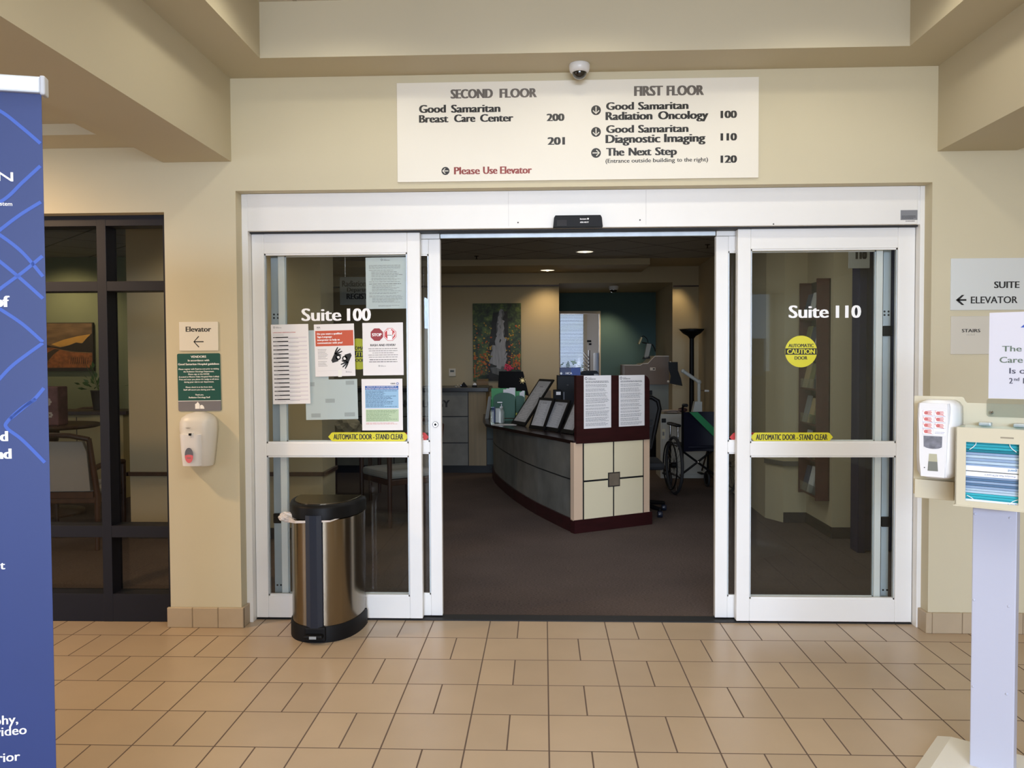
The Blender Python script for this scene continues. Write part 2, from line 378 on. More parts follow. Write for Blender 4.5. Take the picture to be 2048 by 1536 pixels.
class Panel:
    """2-D drawing on a plane: x right, y up, in metres from the lower left corner O."""
    def __init__(s, mb, O, r, u, w=1, h=1, step=0.0004):
        s.mb = mb; s.O = Vector(O); s.r = Vector(r).normalized(); s.u = Vector(u).normalized(); s.n = s.r.cross(s.u); s.w = w; s.h = h; s.step = step
    def p(s, x, y, k=1): return s.O + s.r * x + s.u * y + s.n * (s.step * k)
    def poly(s, pts, mat, k=1): s.mb.add([s.p(x, y, k) for x, y in pts], [list(range(len(pts)))], mat)
    def rect(s, x0, y0, x1, y1, mat, k=1): s.poly([(x0, y0), (x1, y0), (x1, y1), (x0, y1)], mat, k)
    def disc(s, x, y, r, mat, k=1, n=32, a0=0): s.poly([(x + r * math.cos(a0 + 2 * math.pi * i / n), y + r * math.sin(a0 + 2 * math.pi * i / n)) for i in range(n)], mat, k)
    def ring(s, x, y, r0, r1, mat, k=1, n=32):
        vs = []; 
        for i in range(n):
            a = 2 * math.pi * i / n
            vs += [s.p(x + r0 * math.cos(a), y + r0 * math.sin(a), k), s.p(x + r1 * math.cos(a), y + r1 * math.sin(a), k)]
        s.mb.add(vs, [(2 * i, 2 * i + 1, (2 * i + 3) % (2 * n), (2 * i + 2) % (2 * n)) for i in range(n)], mat)
    def stroke(s, pts, w, mat, k=1):
        """a line of width w, or with a width per point"""
        n = len(pts); Wd = w if isinstance(w, (list, tuple)) else [w] * n; vs = []
        for i in range(n):
            a, b = pts[max(i - 1, 0)], pts[min(i + 1, n - 1)]; dx, dy = b[0] - a[0], b[1] - a[1]; L = math.hypot(dx, dy) or 1
            vs += [s.p(pts[i][0] - dy / L * Wd[i] / 2, pts[i][1] + dx / L * Wd[i] / 2, k), s.p(pts[i][0] + dy / L * Wd[i] / 2, pts[i][1] - dx / L * Wd[i] / 2, k)]
        s.mb.add(vs, [(2 * i, 2 * i + 1, 2 * i + 3, 2 * i + 2) for i in range(n - 1)], mat)
    def text(s, txt, x, y, cap, mat, w=None, align='L', bold=0.0, k=1, shear=0.0, flip=False):
        """cap = capital height; w = fitted width (else natural); bold thickens the upright strokes"""
        vs, fs = glyphs(txt)
        if not vs: return
        x0, x1 = min(v[0] for v in vs), max(v[0] for v in vs)
        sy = cap / CAPH; bw = bold * cap
        sx = (w - bw) / (x1 - x0) if w else sy
        W_ = (x1 - x0) * sx + bw
        ox = x - (0 if align == 'L' else W_ / 2 if align == 'C' else W_)
        for dk, sh in enumerate([0] if not bold else [0, bw / 2, bw]):
            q = [s.p(ox + sh + ((v[0] - x0) * sx if not flip else W_ - (v[0] - x0) * sx), y + (v[1] if not flip else CAPH - v[1]) * sy, k + dk * .2) for v in vs]
            s.mb.add(q, fs if not flip else fs, mat)
    def lines(s, x0, x1, y0, y1, n, mat, seed=1, th=0.4, short=0.3, k=1, center=False, gap=True):
        """rows of unreadably small print, broken into words"""
        rd = random.Random(seed); dy = (y1 - y0) / max(n, 1)
        for i in range(n):
            y = y1 - (i + 0.7) * dy; e = x0 + (x1 - x0) * (1 - (rd.random() * short))
            a = x0 + ((x1 - e) / 2 if center else 0); e = a + (e - x0)
            while a < e:
                L = (x1 - x0) * rd.uniform(0.05, 0.13); b = min(a + L, e)
                s.rect(a, y, b, y + dy * th * rd.uniform(0.8, 1.0), mat, k); a = b + (x1 - x0) * 0.014
def px_panel(mb, bl, br, tl, Y, step=0.0004):
    """panel whose corners are the given pixels on the plane at depth Y"""
    O, B, Tl = at(bl[0], bl[1], Y), at(br[0], br[1], Y), at(tl[0], tl[1], Y)
    r = (B - O); w = r.length; r.normalize(); u = Tl - O; h = u.length; u = (u - r * u.dot(r)).normalized()
    return Panel(mb, O, r, u, w, h, step)
def sheet(mb, pn, mat, t=0.0008):
    O = pn.O; a, b = pn.r * pn.w, pn.u * pn.h
    mb.prism([O, O + a, O + a + b, O + b], -pn.n * t, mat)
XR, ZU = Vector((1, 0, 0)), Vector((0, 0, 1))
def wall_px(mb, Y, step=0.0005):
    """panel with x = world X and y = world Z on the plane at depth Y"""
    return Panel(mb, (0, Y, 0), XR, ZU, step=step)
def ptext(pn, Y, txt, x0, x1, yb, capt, mat, bold=0.0, k=1):
    """lettering fitted between two photo columns with its base line and cap line at given rows"""
    a, b, c = at(x0, yb, Y), at(x1, yb, Y), at(x0, capt, Y)
    pn.text(txt, a.x, (a.z + b.z) / 2, c.z - a.z, mat, w=b.x - a.x, bold=bold, k=k)

# ================================================================== THE SETTING
WY = 4.37          # lobby face of the entrance wall
LX, RX, BY = -6.5, 4.2, -6.0
S('floor', MB().box(LX, RX, BY, 4.535, -0.12, 0, TILE))
S('floor.001', MB().box(-8.0, 4.2, 4.535, 15.6, -0.12, 0, CARPET))
w = MB()
for x0, x1, z0, z1 in ((LX, -3.75, 0, 3.35), (-3.75, -2.03, 2.243, 3.35), (-2.03, -1.64, 0, 3.35), (-1.64, 2.013, 2.351, 3.35), (2.013, RX, 0, 3.35)):
    w.box(x0, x1, WY, 4.62, z0, z1, PAINT)
S('wall_front', w)
S('wall_left', MB().box(LX - 0.15, LX, BY - 0.15, 4.37, 0, 3.35, PAINT))
S('wall_right', MB().box(RX, RX + 0.15, BY - 0.15, 4.37, 0, 3.35, PAINT))
w = MB()
for x0, x1, z0, z1 in ((LX, -3.78, 0, 3.35), (-3.5, -3.2, 0, 3.35), (-3.2, 3.3, 2.75, 3.35), (3.3, 3.74, 0, 3.35), (4.12, RX, 0, 3.35), (-3.78, -3.5, 0, 1.7), (3.74, 4.12, 0, 1.2)):
    w.box(x0, x1, BY - 0.15, BY, z0, z1, PAINT)
S('wall_back', w)
wf = MB()
for x in (-3.17, -1.6, 0.0, 1.6, 3.27): wf.box(x - 0.03, x + 0.03, BY - 0.1, BY - 0.04, 0, 2.75, NAVY)
for z in (0.04, 2.15, 2.72): wf.box(-3.2, 3.3, BY - 0.1, BY - 0.04, z - 0.03, z + 0.03, NAVY)
S('window_5', wf)
S('ceiling', MB().box(LX, RX, BY, 4.37, 3.22, 3.34, CEILT))
# soffit ring round the raised tray
sf = MB()
sf.box(-1.66, -1.40, BY, WY, 2.945, 3.22, SOFF); sf.box(1.768, 2.037, BY, WY, 2.945, 3.22, SOFF)
sf.box(-1.40, 1.768, 4.085, WY, 2.945, 3.22, SOFF)
S('trim_1', sf)
S('trim_2', MB().box(-2.03, -1.66, BY, WY, 2.507, 3.22, SOFF))
S('trim_3', MB().box(2.037, 2.44, BY, WY, 2.509, 3.22, SOFF))
sb = MB()      # side bay soffits with their own shallow tray
sb.box(LX, -2.03, 4.11, WY, 2.589, 3.22, SOFF); sb.box(LX, -2.03, BY, 4.11, 2.645, 3.22, SOFF)
sb.box(-2.25, -2.03, BY, 4.11, 2.589, 2.645, SOFF)
sb.box(2.44, RX, BY, WY, 2.589, 3.22, SOFF)
S('trim_4', sb)
# glazed tile baseboard
def base_tiles(mb, x0, x1, y, ret=None):
    n = max(1, round((x1 - x0) / 0.155)); s_ = (x1 - x0) / n
    for i in range(n): mb.box(x0 + i * s_ + 0.0012, x0 + (i + 1) * s_ - 0.0012, y - 0.017, y, 0.0, 0.109, BASETILE, 0.003, 1)
    mb.box(x0, x1, y - 0.012, y, 0, 0.106, GROUT)
bb = MB(); base_tiles(bb, -2.045, -1.624, WY); bb.box(-1.655, -1.624, WY, 4.49, 0, 0.109, BASETILE, 0.003, 1)
base_tiles(bb, LX, -3.735, WY)
S('baseboard_left', bb)
bb = MB(); base_tiles(bb, 2.03, RX, WY); bb.box(1.998, 2.03, WY - 0.016, 4.49, 0, 0.109, BASETILE, 0.003, 1)
S('baseboard_right', bb)

# ---- automatic entrance: jambs and header
hd = MB()
hd.box(-1.64, -1.606, 4.452, 4.60, 0, 2.35, WHITE, 0.002); hd.box(1.99, 2.014, 4.452, 4.60, 0, 2.35, WHITE, 0.002)
hd.box(-1.606, 1.974, 4.448, 4.60, 2.149, 2.35, WHITE, 0.003)
hd.box(1.974, 1.99, 4.458, 4.60, 2.149, 2.35, WHITE)
hd.box(-1.606, 1.99, 4.48, 4.60, 2.141, 2.149, GASKET)
hd.box(-0.568, 0.943, 4.57, 4.60, 2.118, 2.141, ALU)
for px in (1017, 1292):
    x = at(px, 420, 4.448).x; hd.box(x - 0.0008, x + 0.0008, 4.4474, 4.45, 2.16, 2.345, INKL)
for px, py in ((1036, 445), (1280, 440), (1547, 448)):
    q = at(px, py, 4.447); hd.ball(q, 0.004, 0.003, 0.004, SEAM, 8, 6)
S('trim_5', hd)
S('trim_6', MB().box(-1.606, 1.99, 4.505, 4.60, 0.0, 0.006, GASKET))      # threshold strip

def glazed(name, x0, x1, sl, sr, y0, y1, zt, rails, glass_y, pieces=None, rnd=None):
    """white aluminium frame with rails [(z0, z1)], panes between them"""
    r = root(name, ((x0 + x1) / 2, y1, 0), None, None); r['kind'] = 'structure'
    f = MB()
    f.box(x0, x0 + sl, y0, y1, rails[0][0], zt, WHITE, 0.004); f.box(x1 - sr, x1, y0, y1, rails[0][0], zt, WHITE, 0.004)
    for a, b in rails: f.box(x0 + sl, x1 - sr, y0 + 0.003, y1, a, b, WHITE, 0.002)
    for (a, b), (c, d) in zip(rails, rails[1:]):      # glazing beads
        f.box(x0 + sl - 0.001, x1 - sr + 0.001, y0 + 0.008, glass_y, b - 0.001, b + 0.009, WHITE)
        f.box(x0 + sl - 0.001, x1 - sr + 0.001, y0 + 0.008, glass_y, c - 0.009, c + 0.001, WHITE)
        f.box(x0 + sl - 0.001, x0 + sl + 0.007, y0 + 0.008, glass_y, b, c, ALU); f.box(x1 - sr - 0.007, x1 - sr + 0.001, y0 + 0.008, glass_y, b, c, ALU)
    P('frame', f, r)
    for (a, b), (c, d) in zip(rails, rails[1:]):
        P('glass_pane', MB().box(x0 + sl, x1 - sr, glass_y, glass_y + 0.006, b, c, GLASS), r)
    return r
RAILS = [(0.012, 0.134), (0.917, 0.986), (2.033, 2.141)]
GY = 4.527
sideL = glazed('window_1', -1.604, -0.672, 0.068, 0.072, 4.50, 4.548, 2.141, RAILS, GY)
sideR = glazed('window_2', 1.047, 1.987, 0.072, 0.09, 4.50, 4.548, 2.141, RAILS, GY)
LR = [(0.012, 0.129), (0.929, 0.988), (2.03, 2.112)]
leafL = glazed('door_1', -1.478, -0.568, 0.038, 0.066, 4.556, 4.598, 2.112, LR, 4.575)
leafR = glazed('door_2', 0.943, 1.842, 0.068, 0.036, 4.556, 4.598, 2.112, LR, 4.575)
for r, a, b in ((leafL, -1.478, -0.568), (leafR, 0.943, 1.842)):
    P('hanger_cap', MB().box(a + 0.004, b - 0.004, 4.562, 4.596, 2.114, 2.148, WHITE, 0.002), r)
lk = MB(); q = at(871, 849, 4.556); lk.lathe([(0.017, 0), (0.017, 0.004), (0.013, 0.007)], q, CHROME, 24, 'Y'); lk.lathe([(0.007, 0.007), (0.007, 0.009), (0.001, 0.009)], q, BLACK, 16, 'Y')
P('lock_cylinder', lk, leafL, 'round chrome key cylinder')
def interlock(r, x0, x1, gx0, gx1, dots, latches):
    m = MB(); m.box(x0, x1, 4.602, 4.635, 0.012, 2.11, ALU, 0.002); m.box(gx0, gx1, 4.604, 4.63, 0.012, 2.11, GASKET)
    for px, py in dots: m.lathe([(0.0055, 0), (0.0055, 0.001)], at(px, py, 4.602), GASKET, 12, 'Y')
    P('interlock_post', m, r)
    for px, py in latches:
        q = at(px, py, 4.60); P('latch_block', MB().box(q.x - 0.026, q.x + 0.026, 4.585, 4.603, q.z - 0.028, q.z + 0.028, BLACK, 0.005), r, 'black latch block')
interlock(sideL, -1.533, -1.486, -1.485, -1.478, [(548, 629), (556, 629), (548, 636), (556, 636), (555, 1170), (562, 1170)], [(557, 1036)])
interlock(sideR, 1.862, 1.903, 1.846, 1.856, [(1769, 623), (1777, 623), (1769, 630), (1777, 630), (1766, 1180), (1774, 1180)], [(1774, 662), (1771, 1043)])
for r, txt, x0, x1, yb, yc in ((sideL, 'Suite 100', 603, 742, 641.5, 617), (sideR, 'Suite 110', 1577, 1722, 635.5, 611)):
    m = MB(); pn = wall_px(m, GY - 0.0005)
    k = txt.split(); 
    wd = (x1 - x0); c = 0.575 if txt.endswith('100') else 0.555
    ptext(pn, GY, k[0], x0, x0 + wd * c, yb, yc, VINYL, 0.11); ptext(pn, GY, k[1], x0 + wd * (0.655 if txt.endswith('100') else 0.65), x1, yb, yc, VINYL, 0.13)
    P('lettering', m, r, 'white vinyl lettering %s' % txt)

# ---- dark storefront window left
r = root('window_3', (-2.9, 4.52, 0), None, None); r['kind'] = 'structure'
f = MB()
VX = [(-3.75, -3.66), (-2.945 - 0.03, -2.945 + 0.025), (-2.445, -2.392), (-2.075, -2.03)]
HZ = [(0.0, 0.155), (0.47, 0.535), (1.83, 1.884), (2.185, 2.243)]
for a, b in VX: f.box(a, b, 4.446, 4.56, 0.0, 2.243, NAVY, 0.002)
for a, b in HZ: f.box(-3.72, -2.05, 4.4475, 4.56, a, b, NAVY, 0.002)
P('frame', f, r)
for (a0, a1), (b0, b1) in zip(VX, VX[1:]):
    for (c0, c1), (d0, d1) in zip(HZ, HZ[1:]):
        P('glass_pane', MB().box(a1, b0, 4.54, 4.546, c1, d0, GLASSD), r)

# ---- the suite beyond the doors
w = MB()
w.box(-8.0, 0.213, 11.15, 11.3, 0, 2.9, INPAINT)               # back wall, left of the teal recess
w.box(1.732, 2.2, 11.15, 12.9, 0, 2.9, INPAINT); w.box(0.063, 0.213, 11.3, 12.8, 0, 2.9, INPAINT)
w.box(0.213, 1.732, 11.15, 11.3, 2.46, 2.9, INPAINT)
S('wall_suite_back', w)
w = MB(); w.box(0.06, 0.245, 12.8, 12.95, 0, 2.9, TEAL); w.box(0.883, 1.74, 12.8, 12.95, 0, 2.9, TEAL)
w.box(0.245, 0.883, 12.8, 12.95, 2.178, 2.9, TEAL); w.box(0.245, 0.883, 12.8, 12.95, 0, 0.95, TEAL)
S('wall_teal', w)
w = MB()      # right side: a run of wall with jogs
pts = [(2.08, 11.15), (2.0, 7.5), (2.10, 7.283), (2.298, 7.283), (2.298, 6.642), (2.62, 6.642), (2.62, 4.62), (2.9, 4.62), (2.9, 11.15)]
w.prism([(x, y, 0) for x, y in pts], (0, 0, 2.9), INPAINT)
S('wall_suite_right', w)
w = MB(); w.box(-3.36, -1.78, 6.55, 6.80, 0, 2.9, INPAINT); w.box(-1.84, -1.78, 6.80, 6.95, 0, 2.9, INPAINT)
S('wall_pier', w)
S('wall_lounge', MB().box(-8.0, -2.6, 9.62, 9.75, 0, 2.9, SAGE))
S('wall_suite_left', MB().box(-8.15, -8.0, 4.62, 11.3, 0, 2.9, INPAINT))
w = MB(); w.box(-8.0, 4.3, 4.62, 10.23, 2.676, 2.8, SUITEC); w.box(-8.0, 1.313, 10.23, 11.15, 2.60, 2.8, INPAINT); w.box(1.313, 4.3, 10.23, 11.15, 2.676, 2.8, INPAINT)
w.box(0.06, 1.8, 11.3, 12.95, 2.46, 2.8, INPAINT)
S('ceiling.001', w)
S('trim_7', MB().box(-8.0, 0.213, 11.12, 11.15, 2.42, 2.438, MAROON).box(1.74, 2.075, 11.12, 11.15, 2.40, 2.415, MAROON))   # picture rail
rl = MB()
for x0, x1, y0, y1 in ((-3.38, -1.76, 6.525, 6.55), (-3.385, -3.36, 6.525, 6.8), (-1.78, -1.755, 6.525, 6.95)):
    rl.box(x0, x1, y0, y1, 0.512, 0.545, WOOD, 0.004)
rl.prism([(2.0, 7.5, 0.5), (2.10, 7.283, 0.5), (2.298, 7.283, 0.5), (2.298, 7.263, 0.5), (2.09, 7.263, 0.5), (1.985, 7.49, 0.5)], (0, 0, 0.04), M('grey_chair_rail', (96, 92, 84), 0.5))
S('trim_8', rl)
bb = MB(); DB = M('dark_vinyl_base', (34, 30, 30), 0.6)
for x0, x1, y0, y1 in ((-3.37, -1.77, 6.54, 6.55), (-1.78, -1.77, 6.55, 6.95), (2.29, 2.298, 6.642, 7.283), (2.298, 2.62, 6.632, 6.642), (2.10, 2.298, 7.273, 7.283), (-8, -2.6, 9.61, 9.62)):
    bb.box(x0, x1, y0, y1, 0, 0.09, DB)
S('baseboard_suite', bb)
# dark door frame just inside on the right
r = root('door_3', (2.45, 6.15, 0), None, None); r['kind'] = 'structure'
P('frame', MB().box(2.318, 2.372, 6.15, 6.30, 0, 2.34, NAVY2, 0.003).box(2.372, 2.62, 6.15, 6.30, 2.28, 2.34, NAVY2), r)
P('door_leaf', MB().box(2.372, 2.62, 6.18, 6.225, 0.01, 2.28, NAVY2, 0.003), r)
# small bright office behind the pass-through window
w = MB(); OF = M('office_wall_paint', (226, 220, 214), 0.8)
w.box(-0.75, -0.6, 12.95, 15.4, 0, 2.9, OF); w.box(1.5, 1.65, 12.95, 15.4, 0, 2.9, OF)
w.box(0.80, 1.5, 15.25, 15.4, 0, 2.9, OF); w.box(-0.6, -0.1, 15.25, 15.4, 0, 2.9, OF); w.box(-0.1, 0.80, 15.25, 15.4, 2.42, 2.9, OF); w.box(-0.1, 0.80, 15.25, 15.4, 0, 0.7, OF)
S('wall_office', w)
S('ceiling.002', MB().box(-0.7, 1.6, 12.95, 15.4, 2.75, 2.85, OF))
r = root('window_4', (0.56, 12.8, 0.95), None, None); r['kind'] = 'structure'
FR = M('window_beige_frame', (204, 186, 158), 0.5)
P('frame', MB().box(0.245, 0.883, 12.77, 12.95, 2.14, 2.178, FR, 0.003).box(0.245, 0.262, 12.79, 12.95, 0.95, 2.14, FR).box(0.866, 0.883, 12.79, 12.95, 0.95, 2.14, FR).box(0.22, 0.90, 12.74, 12.95, 0.93, 0.955, FR, 0.003), r)
r = root('window_6', (0.35, 15.2, 0.7), None, None); r['kind'] = 'structure'
P('frame', MB().box(0.735, 0.80, 15.18, 15.3, 0.7, 2.42, FR).box(-0.1, 0.80, 15.18, 15.3, 2.39, 2.42, FR).box(-0.1, -0.07, 15.18, 15.3, 0.7, 2.39, FR).box(-0.1, 0.8, 15.16, 15.3, 0.68, 0.72, FR), r)
bl = MB(); SL = M('blind_slat', (206, 208, 226), 0.5)
z = 0.74
while z < 2.37:
    bl.prism([(-0.06, 15.10, z - 0.008), (-0.06, 15.1006, z - 0.0068), (-0.06, 15.135, z + 0.0092), (-0.06, 15.1344, z + 0.008)], (0.79, 0, 0), SL); z += 0.0265
P('blind', bl, r)
P('blind_headrail', MB().box(-0.065, 0.733, 15.09, 15.14, 2.355, 2.39, SL, 0.003), r)
# foliage and a hedge outside that window
g = MB(); rd = random.Random(4); LEAF = M('garden_leaf', (120, 150, 80), 0.6, var=0.3, scale=6)
for i in range(260):
    c = Vector((rd.uniform(-0.6, 1.0), rd.uniform(17.0, 17.5), rd.uniform(0.2, 1.25) + 0.15 * math.sin(i))); a = rd.uniform(0, 6.28); s_ = rd.uniform(0.05, 0.11)
    d1 = Vector((math.cos(a), 0.3, math.sin(a))) * s_; d2 = Vector((-math.sin(a), 0.4, math.cos(a))) * s_ * 0.45
    g.add([c - d1, c + d2 + Vector((0, 0.02, 0)), c + d1, c - d2], [(0, 1, 2, 3)], LEAF)
for i in range(5): g.tube([(-0.5 + i * 0.33, 17.25, 0), (-0.45 + i * 0.33, 17.3, 1.1)], 0.012, WOOD, 6)
S('ground', MB().box(-3, 4, 15.6, 22, -0.1, 0, M('lawn', (96, 120, 66), 0.9, var=0.2, scale=3)))
o = T('hedge', g, (0.2, 17.25, 0), 'green hedge outside the far window behind the blind', 'hedge')
tag(o, kind='stuff')
lamp('office_daylight', 'AREA', (0.33, 15.0, 1.6), (0.9, 13, 1.4), 10, (0.92, 0.95, 1.0), 0.7, 1.4)

# ================================================================== THINGS IN THE LOBBY
# ---- directory sign over the doors
SY = WY - 0.012
m = MB(); a, b = at(795, 364.5, SY), at(1518, 153.5, SY)
m.box(a.x, b.x, SY, WY, a.z, b.z, SIGNW, 0.0015)
sign = T('directory_sign', m, ((a.x + b.x) / 2, WY, a.z), 'long white building directory sign on the wall above the doors', 'sign')
LET = M('dark_metallic_lettering', (40, 38, 34), 0.35, 0.3)
LETG = M('grey_metallic_lettering', (112, 106, 100), 0.3, 0.55)
LETR = M('maroon_metallic_lettering', (126, 52, 44), 0.35, 0.35)
m = MB(); pn = wall_px(m, SY)
def rowtext(words, yl, capl, mat, bold, slope=-0.0145, xref=None):
    """words at photo columns on one slightly sloping photo row"""
    for t, x0, x1 in words:
        ptext(pn, SY, t, x0, x1, yl + slope * (x0 - words[0][1]), capl + slope * (x0 - words[0][1]), mat, bold)
rowtext([('SECOND', 901, 986), ('FLOOR', 999, 1074)], 196.5, 178.5, LETG, 0.17)
rowtext([('FIRST', 1268, 1326), ('FLOOR', 1333, 1408)], 191.5, 172, LETG, 0.17)
rowtext([('Good', 838, 892), ('Samaritan', 902, 1001)], 225.5, 210, LET, 0.17)
rowtext([('Breast', 838, 897), ('Care', 908, 951), ('Center', 960, 1027)], 245, 230, LET, 0.17)
rowtext([('200', 1093, 1129)], 242, 227.5, LET, 0.20)
rowtext([('201', 1095, 1130)], 289.5, 274.5, LET, 0.20)
rowtext([('Good', 1212, 1268), ('Samaritan', 1276, 1377)], 219.5, 204.5, LET, 0.17)
rowtext([('Radiation', 1211, 1305), ('Oncology', 1316, 1417)], 239.5, 223.5, LET, 0.17)
rowtext([('Good', 1212, 1268), ('Samaritan', 1276, 1377)], 265.5, 250.5, LET, 0.17)
rowtext([('Diagnostic', 1211, 1321), ('Imaging', 1328, 1411)], 285.5, 269, LET, 0.17)
rowtext([('The', 1212, 1249), ('Next', 1257, 1303), ('Step', 1310, 1354)], 311.5, 296, LET, 0.17)
rowtext([('(Entrance', 1211, 1259), ('outside', 1263, 1302), ('building', 1306, 1350), ('to', 1354, 1364), ('the', 1368, 1384), ('right)', 1388, 1416)], 325.5, 317.5, LET, 0.06)
rowtext([('100', 1441, 1474)], 236, 221.5, LET, 0.20); rowtext([('110', 1441, 1474)], 281, 266.5, LET, 0.20); rowtext([('120', 1441, 1474)], 325.5, 311, LET, 0.20)
rowtext([('Please', 908, 960), ('Use', 966, 995), ('Elevator', 1000, 1064)], 348.5, 334, LETR, 0.13)
def arrow(cx, cy, ang, rr):
    q = at(cx, cy, SY); R_ = rr / CAM_F * SY
    pn.disc(q.x, q.z, R_, LET, 1.5)
    ca, sa = math.cos(ang), math.sin(ang)
    for pts, wd in (([(-0.72, 0), (0.66, 0)], 0.2), ([(0.06, 0.62), (0.7, 0), (0.06, -0.62)], 0.2)):
        pn.stroke([(q.x + (x * ca - y * sa) * R_, q.z + (x * sa + y * ca) * R_) for x, y in pts], wd * R_, SIGNW, 3)
arrow(1192, 220.5, -math.pi / 2, 9.6); arrow(1192, 264, -math.pi / 2, 9.6); arrow(1192, 306, 0, 9.6); arrow(891, 342, math.pi, 8)
P('lettering', m, sign)

# ---- dome camera under the soffit
def dome(loc, s, label, dark=BLACK):
    r = root('dome_camera', loc, label, 'security camera')
    c = Vector(loc)
    P('housing', MB().lathe([(0.050 * s, 0), (0.053 * s, -0.004 * s), (0.053 * s, -0.022 * s), (0.049 * s, -0.036 * s), (0.040 * s, -0.044 * s), (0.036 * s, -0.044 * s)], c, WPLAS, 32), r)
    P('dome', MB().lathe([(0.037 * s, -0.042 * s)] + [(0.037 * s * math.cos(t), -0.044 * s - 0.032 * s * math.sin(t)) for t in [i * math.pi / 14 for i in range(8)]], c, M('smoked_dome', (12, 12, 14), 0.08, coat=1.0), 28), r)
    return r
q = on_z(1160, 119, 2.945)
dome((q.x, 4.25, 2.945), 1.0, 'white dome security camera under the lobby soffit above the directory sign')

# ---- door sensor on the header and the maker's plate
a, b = at(1106, 457, 4.448), at(1204, 433.5, 4.448)
r = root('door_sensor', ((a.x + b.x) / 2, 4.448, a.z), 'black motion sensor centred on the white door header', 'door sensor')
m = MB(); t = 0.012; y0 = 4.39
m.prism([(a.x, 4.448, a.z), (b.x, 4.448, a.z), (b.x - t * 0.4, 4.448, b.z - 0.012), (b.x - t, 4.448, b.z), (a.x + t, 4.448, b.z), (a.x + t * 0.4, 4.448, b.z - 0.012)], (0, y0 - 4.448, 0), BLACK)
P('housing', m, r)
P('lens_window', MB().box(a.x + 0.02, a.x + 0.072, y0 - 0.0012, y0 + 0.01, a.z + 0.004, a.z + 0.036, M('sensor_window', (12, 14, 26), 0.12)), r)
m = MB(); pn = wall_px(m, y0 - 0.0006)
pn.text('besam', a.x + 0.142, a.z + 0.036, 0.0075, VINYL, w=0.034, bold=0.15); pn.disc(a.x + 0.184, a.z + 0.040, 0.005, VINYL, 1, 6)
pn.text('ASSA ABLOY', a.x + 0.142, a.z + 0.019, 0.0065, VINYL, w=0.046, bold=0.15)
P('logo', m, r)
m = MB(); a, b = at(1801, 440, 4.448), at(1835, 420, 4.448)
m.box(a.x, b.x, 4.4472, 4.448, a.z, b.z, M('label_grey', (128, 130, 136), 0.5))
pn = wall_px(m, 4.4471); pn.lines(a.x + 0.006, b.x - 0.006, a.z + 0.004, a.z + 0.024, 3, INK, 3, 0.35, 0.2)
T('maker_label', m, ((a.x + b.x) / 2, 4.448, a.z), 'grey maker label at the right end of the door header', 'label')
m = MB(); a, b = at(1810, 444, 4.448), at(1830, 440.8, 4.448); m.box(a.x, b.x, 4.4474, 4.448, a.z, b.z, PAPER)
pn = wall_px(m, 4.4473)
for i in range(16): pn.rect(a.x + 0.003 + i * 0.003, a.z + 0.0015, a.x + 0.0045 + i * 0.003, b.z - 0.001, INK)
T('barcode_label', m, ((a.x + b.x) / 2, 4.448, a.z), 'tiny white barcode strip below the grey header label', 'label')

# ---- signs and dispenser on the left pier
m = MB(); pn = px_panel(m, (359, 701.5), (436.5, 701), (357.5, 644), WY - 0.006); sheet(m, pn, SIGNW, 0.006)
pn.text('Elevator', pn.w * 0.5, pn.h * 0.66, pn.h * 0.175, INK, w=pn.w * 0.66, align='C', bold=0.10)
cx, cy = pn.w * 0.5, pn.h * 0.31
pn.stroke([(cx + 0.027, cy), (cx - 0.026, cy)], 0.0055, INK); pn.stroke([(cx + 0.001, cy + 0.029), (cx - 0.026, cy), (cx + 0.001, cy - 0.029)], 0.0055, INK)
T('elevator_sign', m, (pn.p(pn.w / 2, 0).x, WY, pn.O.z), 'small white Elevator sign with left arrow above the green vendor sign', 'sign')
GREEN = M('sign_deep_green', (24, 84, 76), 0.45); SGREY = M('sign_band_grey', (120, 118, 124), 0.5)
m = MB(); pn = px_panel(m, (357, 822.5), (442.5, 821.5), (355.5, 707.5), WY - 0.004)
def rrect(w_, h_, rad, n=5):
    out = []
    for cx, cy, a0 in ((w_ - rad, rad, -90), (w_ - rad, h_ - rad, 0), (rad, h_ - rad, 90), (rad, rad, 180)):
        out += [(cx + rad * math.cos(math.radians(a0 + 90 * i / n)), cy + rad * math.sin(math.radians(a0 + 90 * i / n))) for i in range(n + 1)]
    return out
m.prism([pn.p(x, y, 0) for x, y in rrect(pn.w, pn.h, 0.008)], -pn.n * 0.004, GREEN)
pn.poly([(x, min(y, pn.h * 0.175)) for x, y in rrect(pn.w, pn.h, 0.008)], SGREY, 0.6); pn.rect(0, pn.h * 0.173, pn.w, pn.h * 0.181, VINYL, 0.9)
H_ = pn.h
for txt, fy, fh, fw in (('VENDORS', .925, .038, .36), ('In accordance with', .865, .032, .50), ('Good Samaritan Hospital guidelines', .80, .034, .96),
                        ('Please register with Reptrax.com prior to visiting', .72, .024, .94), ('the Radiation Oncology Department.', .675, .024, .72), ('Please sign at the KIOSK', .63, .024, .50),
                        ('(Located at Mission Oaks Hospital Main Lobby)', .585, .024, .94), ('Print and wear you photo I.D. badge at all times', .54, .024, .93), ('during your visit in our department.', .495, .024, .70),
                        ('Please check in at the front desk.', .405, .024, .63), ('Staff will escort you during your visit.', .36, .024, .74), ('Thank you,', .272, .024, .20), ('Radiation Oncology Staff', .225, .026, .50)):
    pn.text(txt, pn.w / 2, fy * H_, fh * H_, VINYL, w=fw * pn.w, align='C', bold=0.12)
hx = pn.w * 0.5   # white emblem of a folded leaf on a mission gable
pn.poly([(hx - .025, .012 * 1), (hx + .000, .012), (hx + .000, .036), (hx - .010, .050), (hx - .019, .040), (hx - .025, .038)], VINYL, 1)
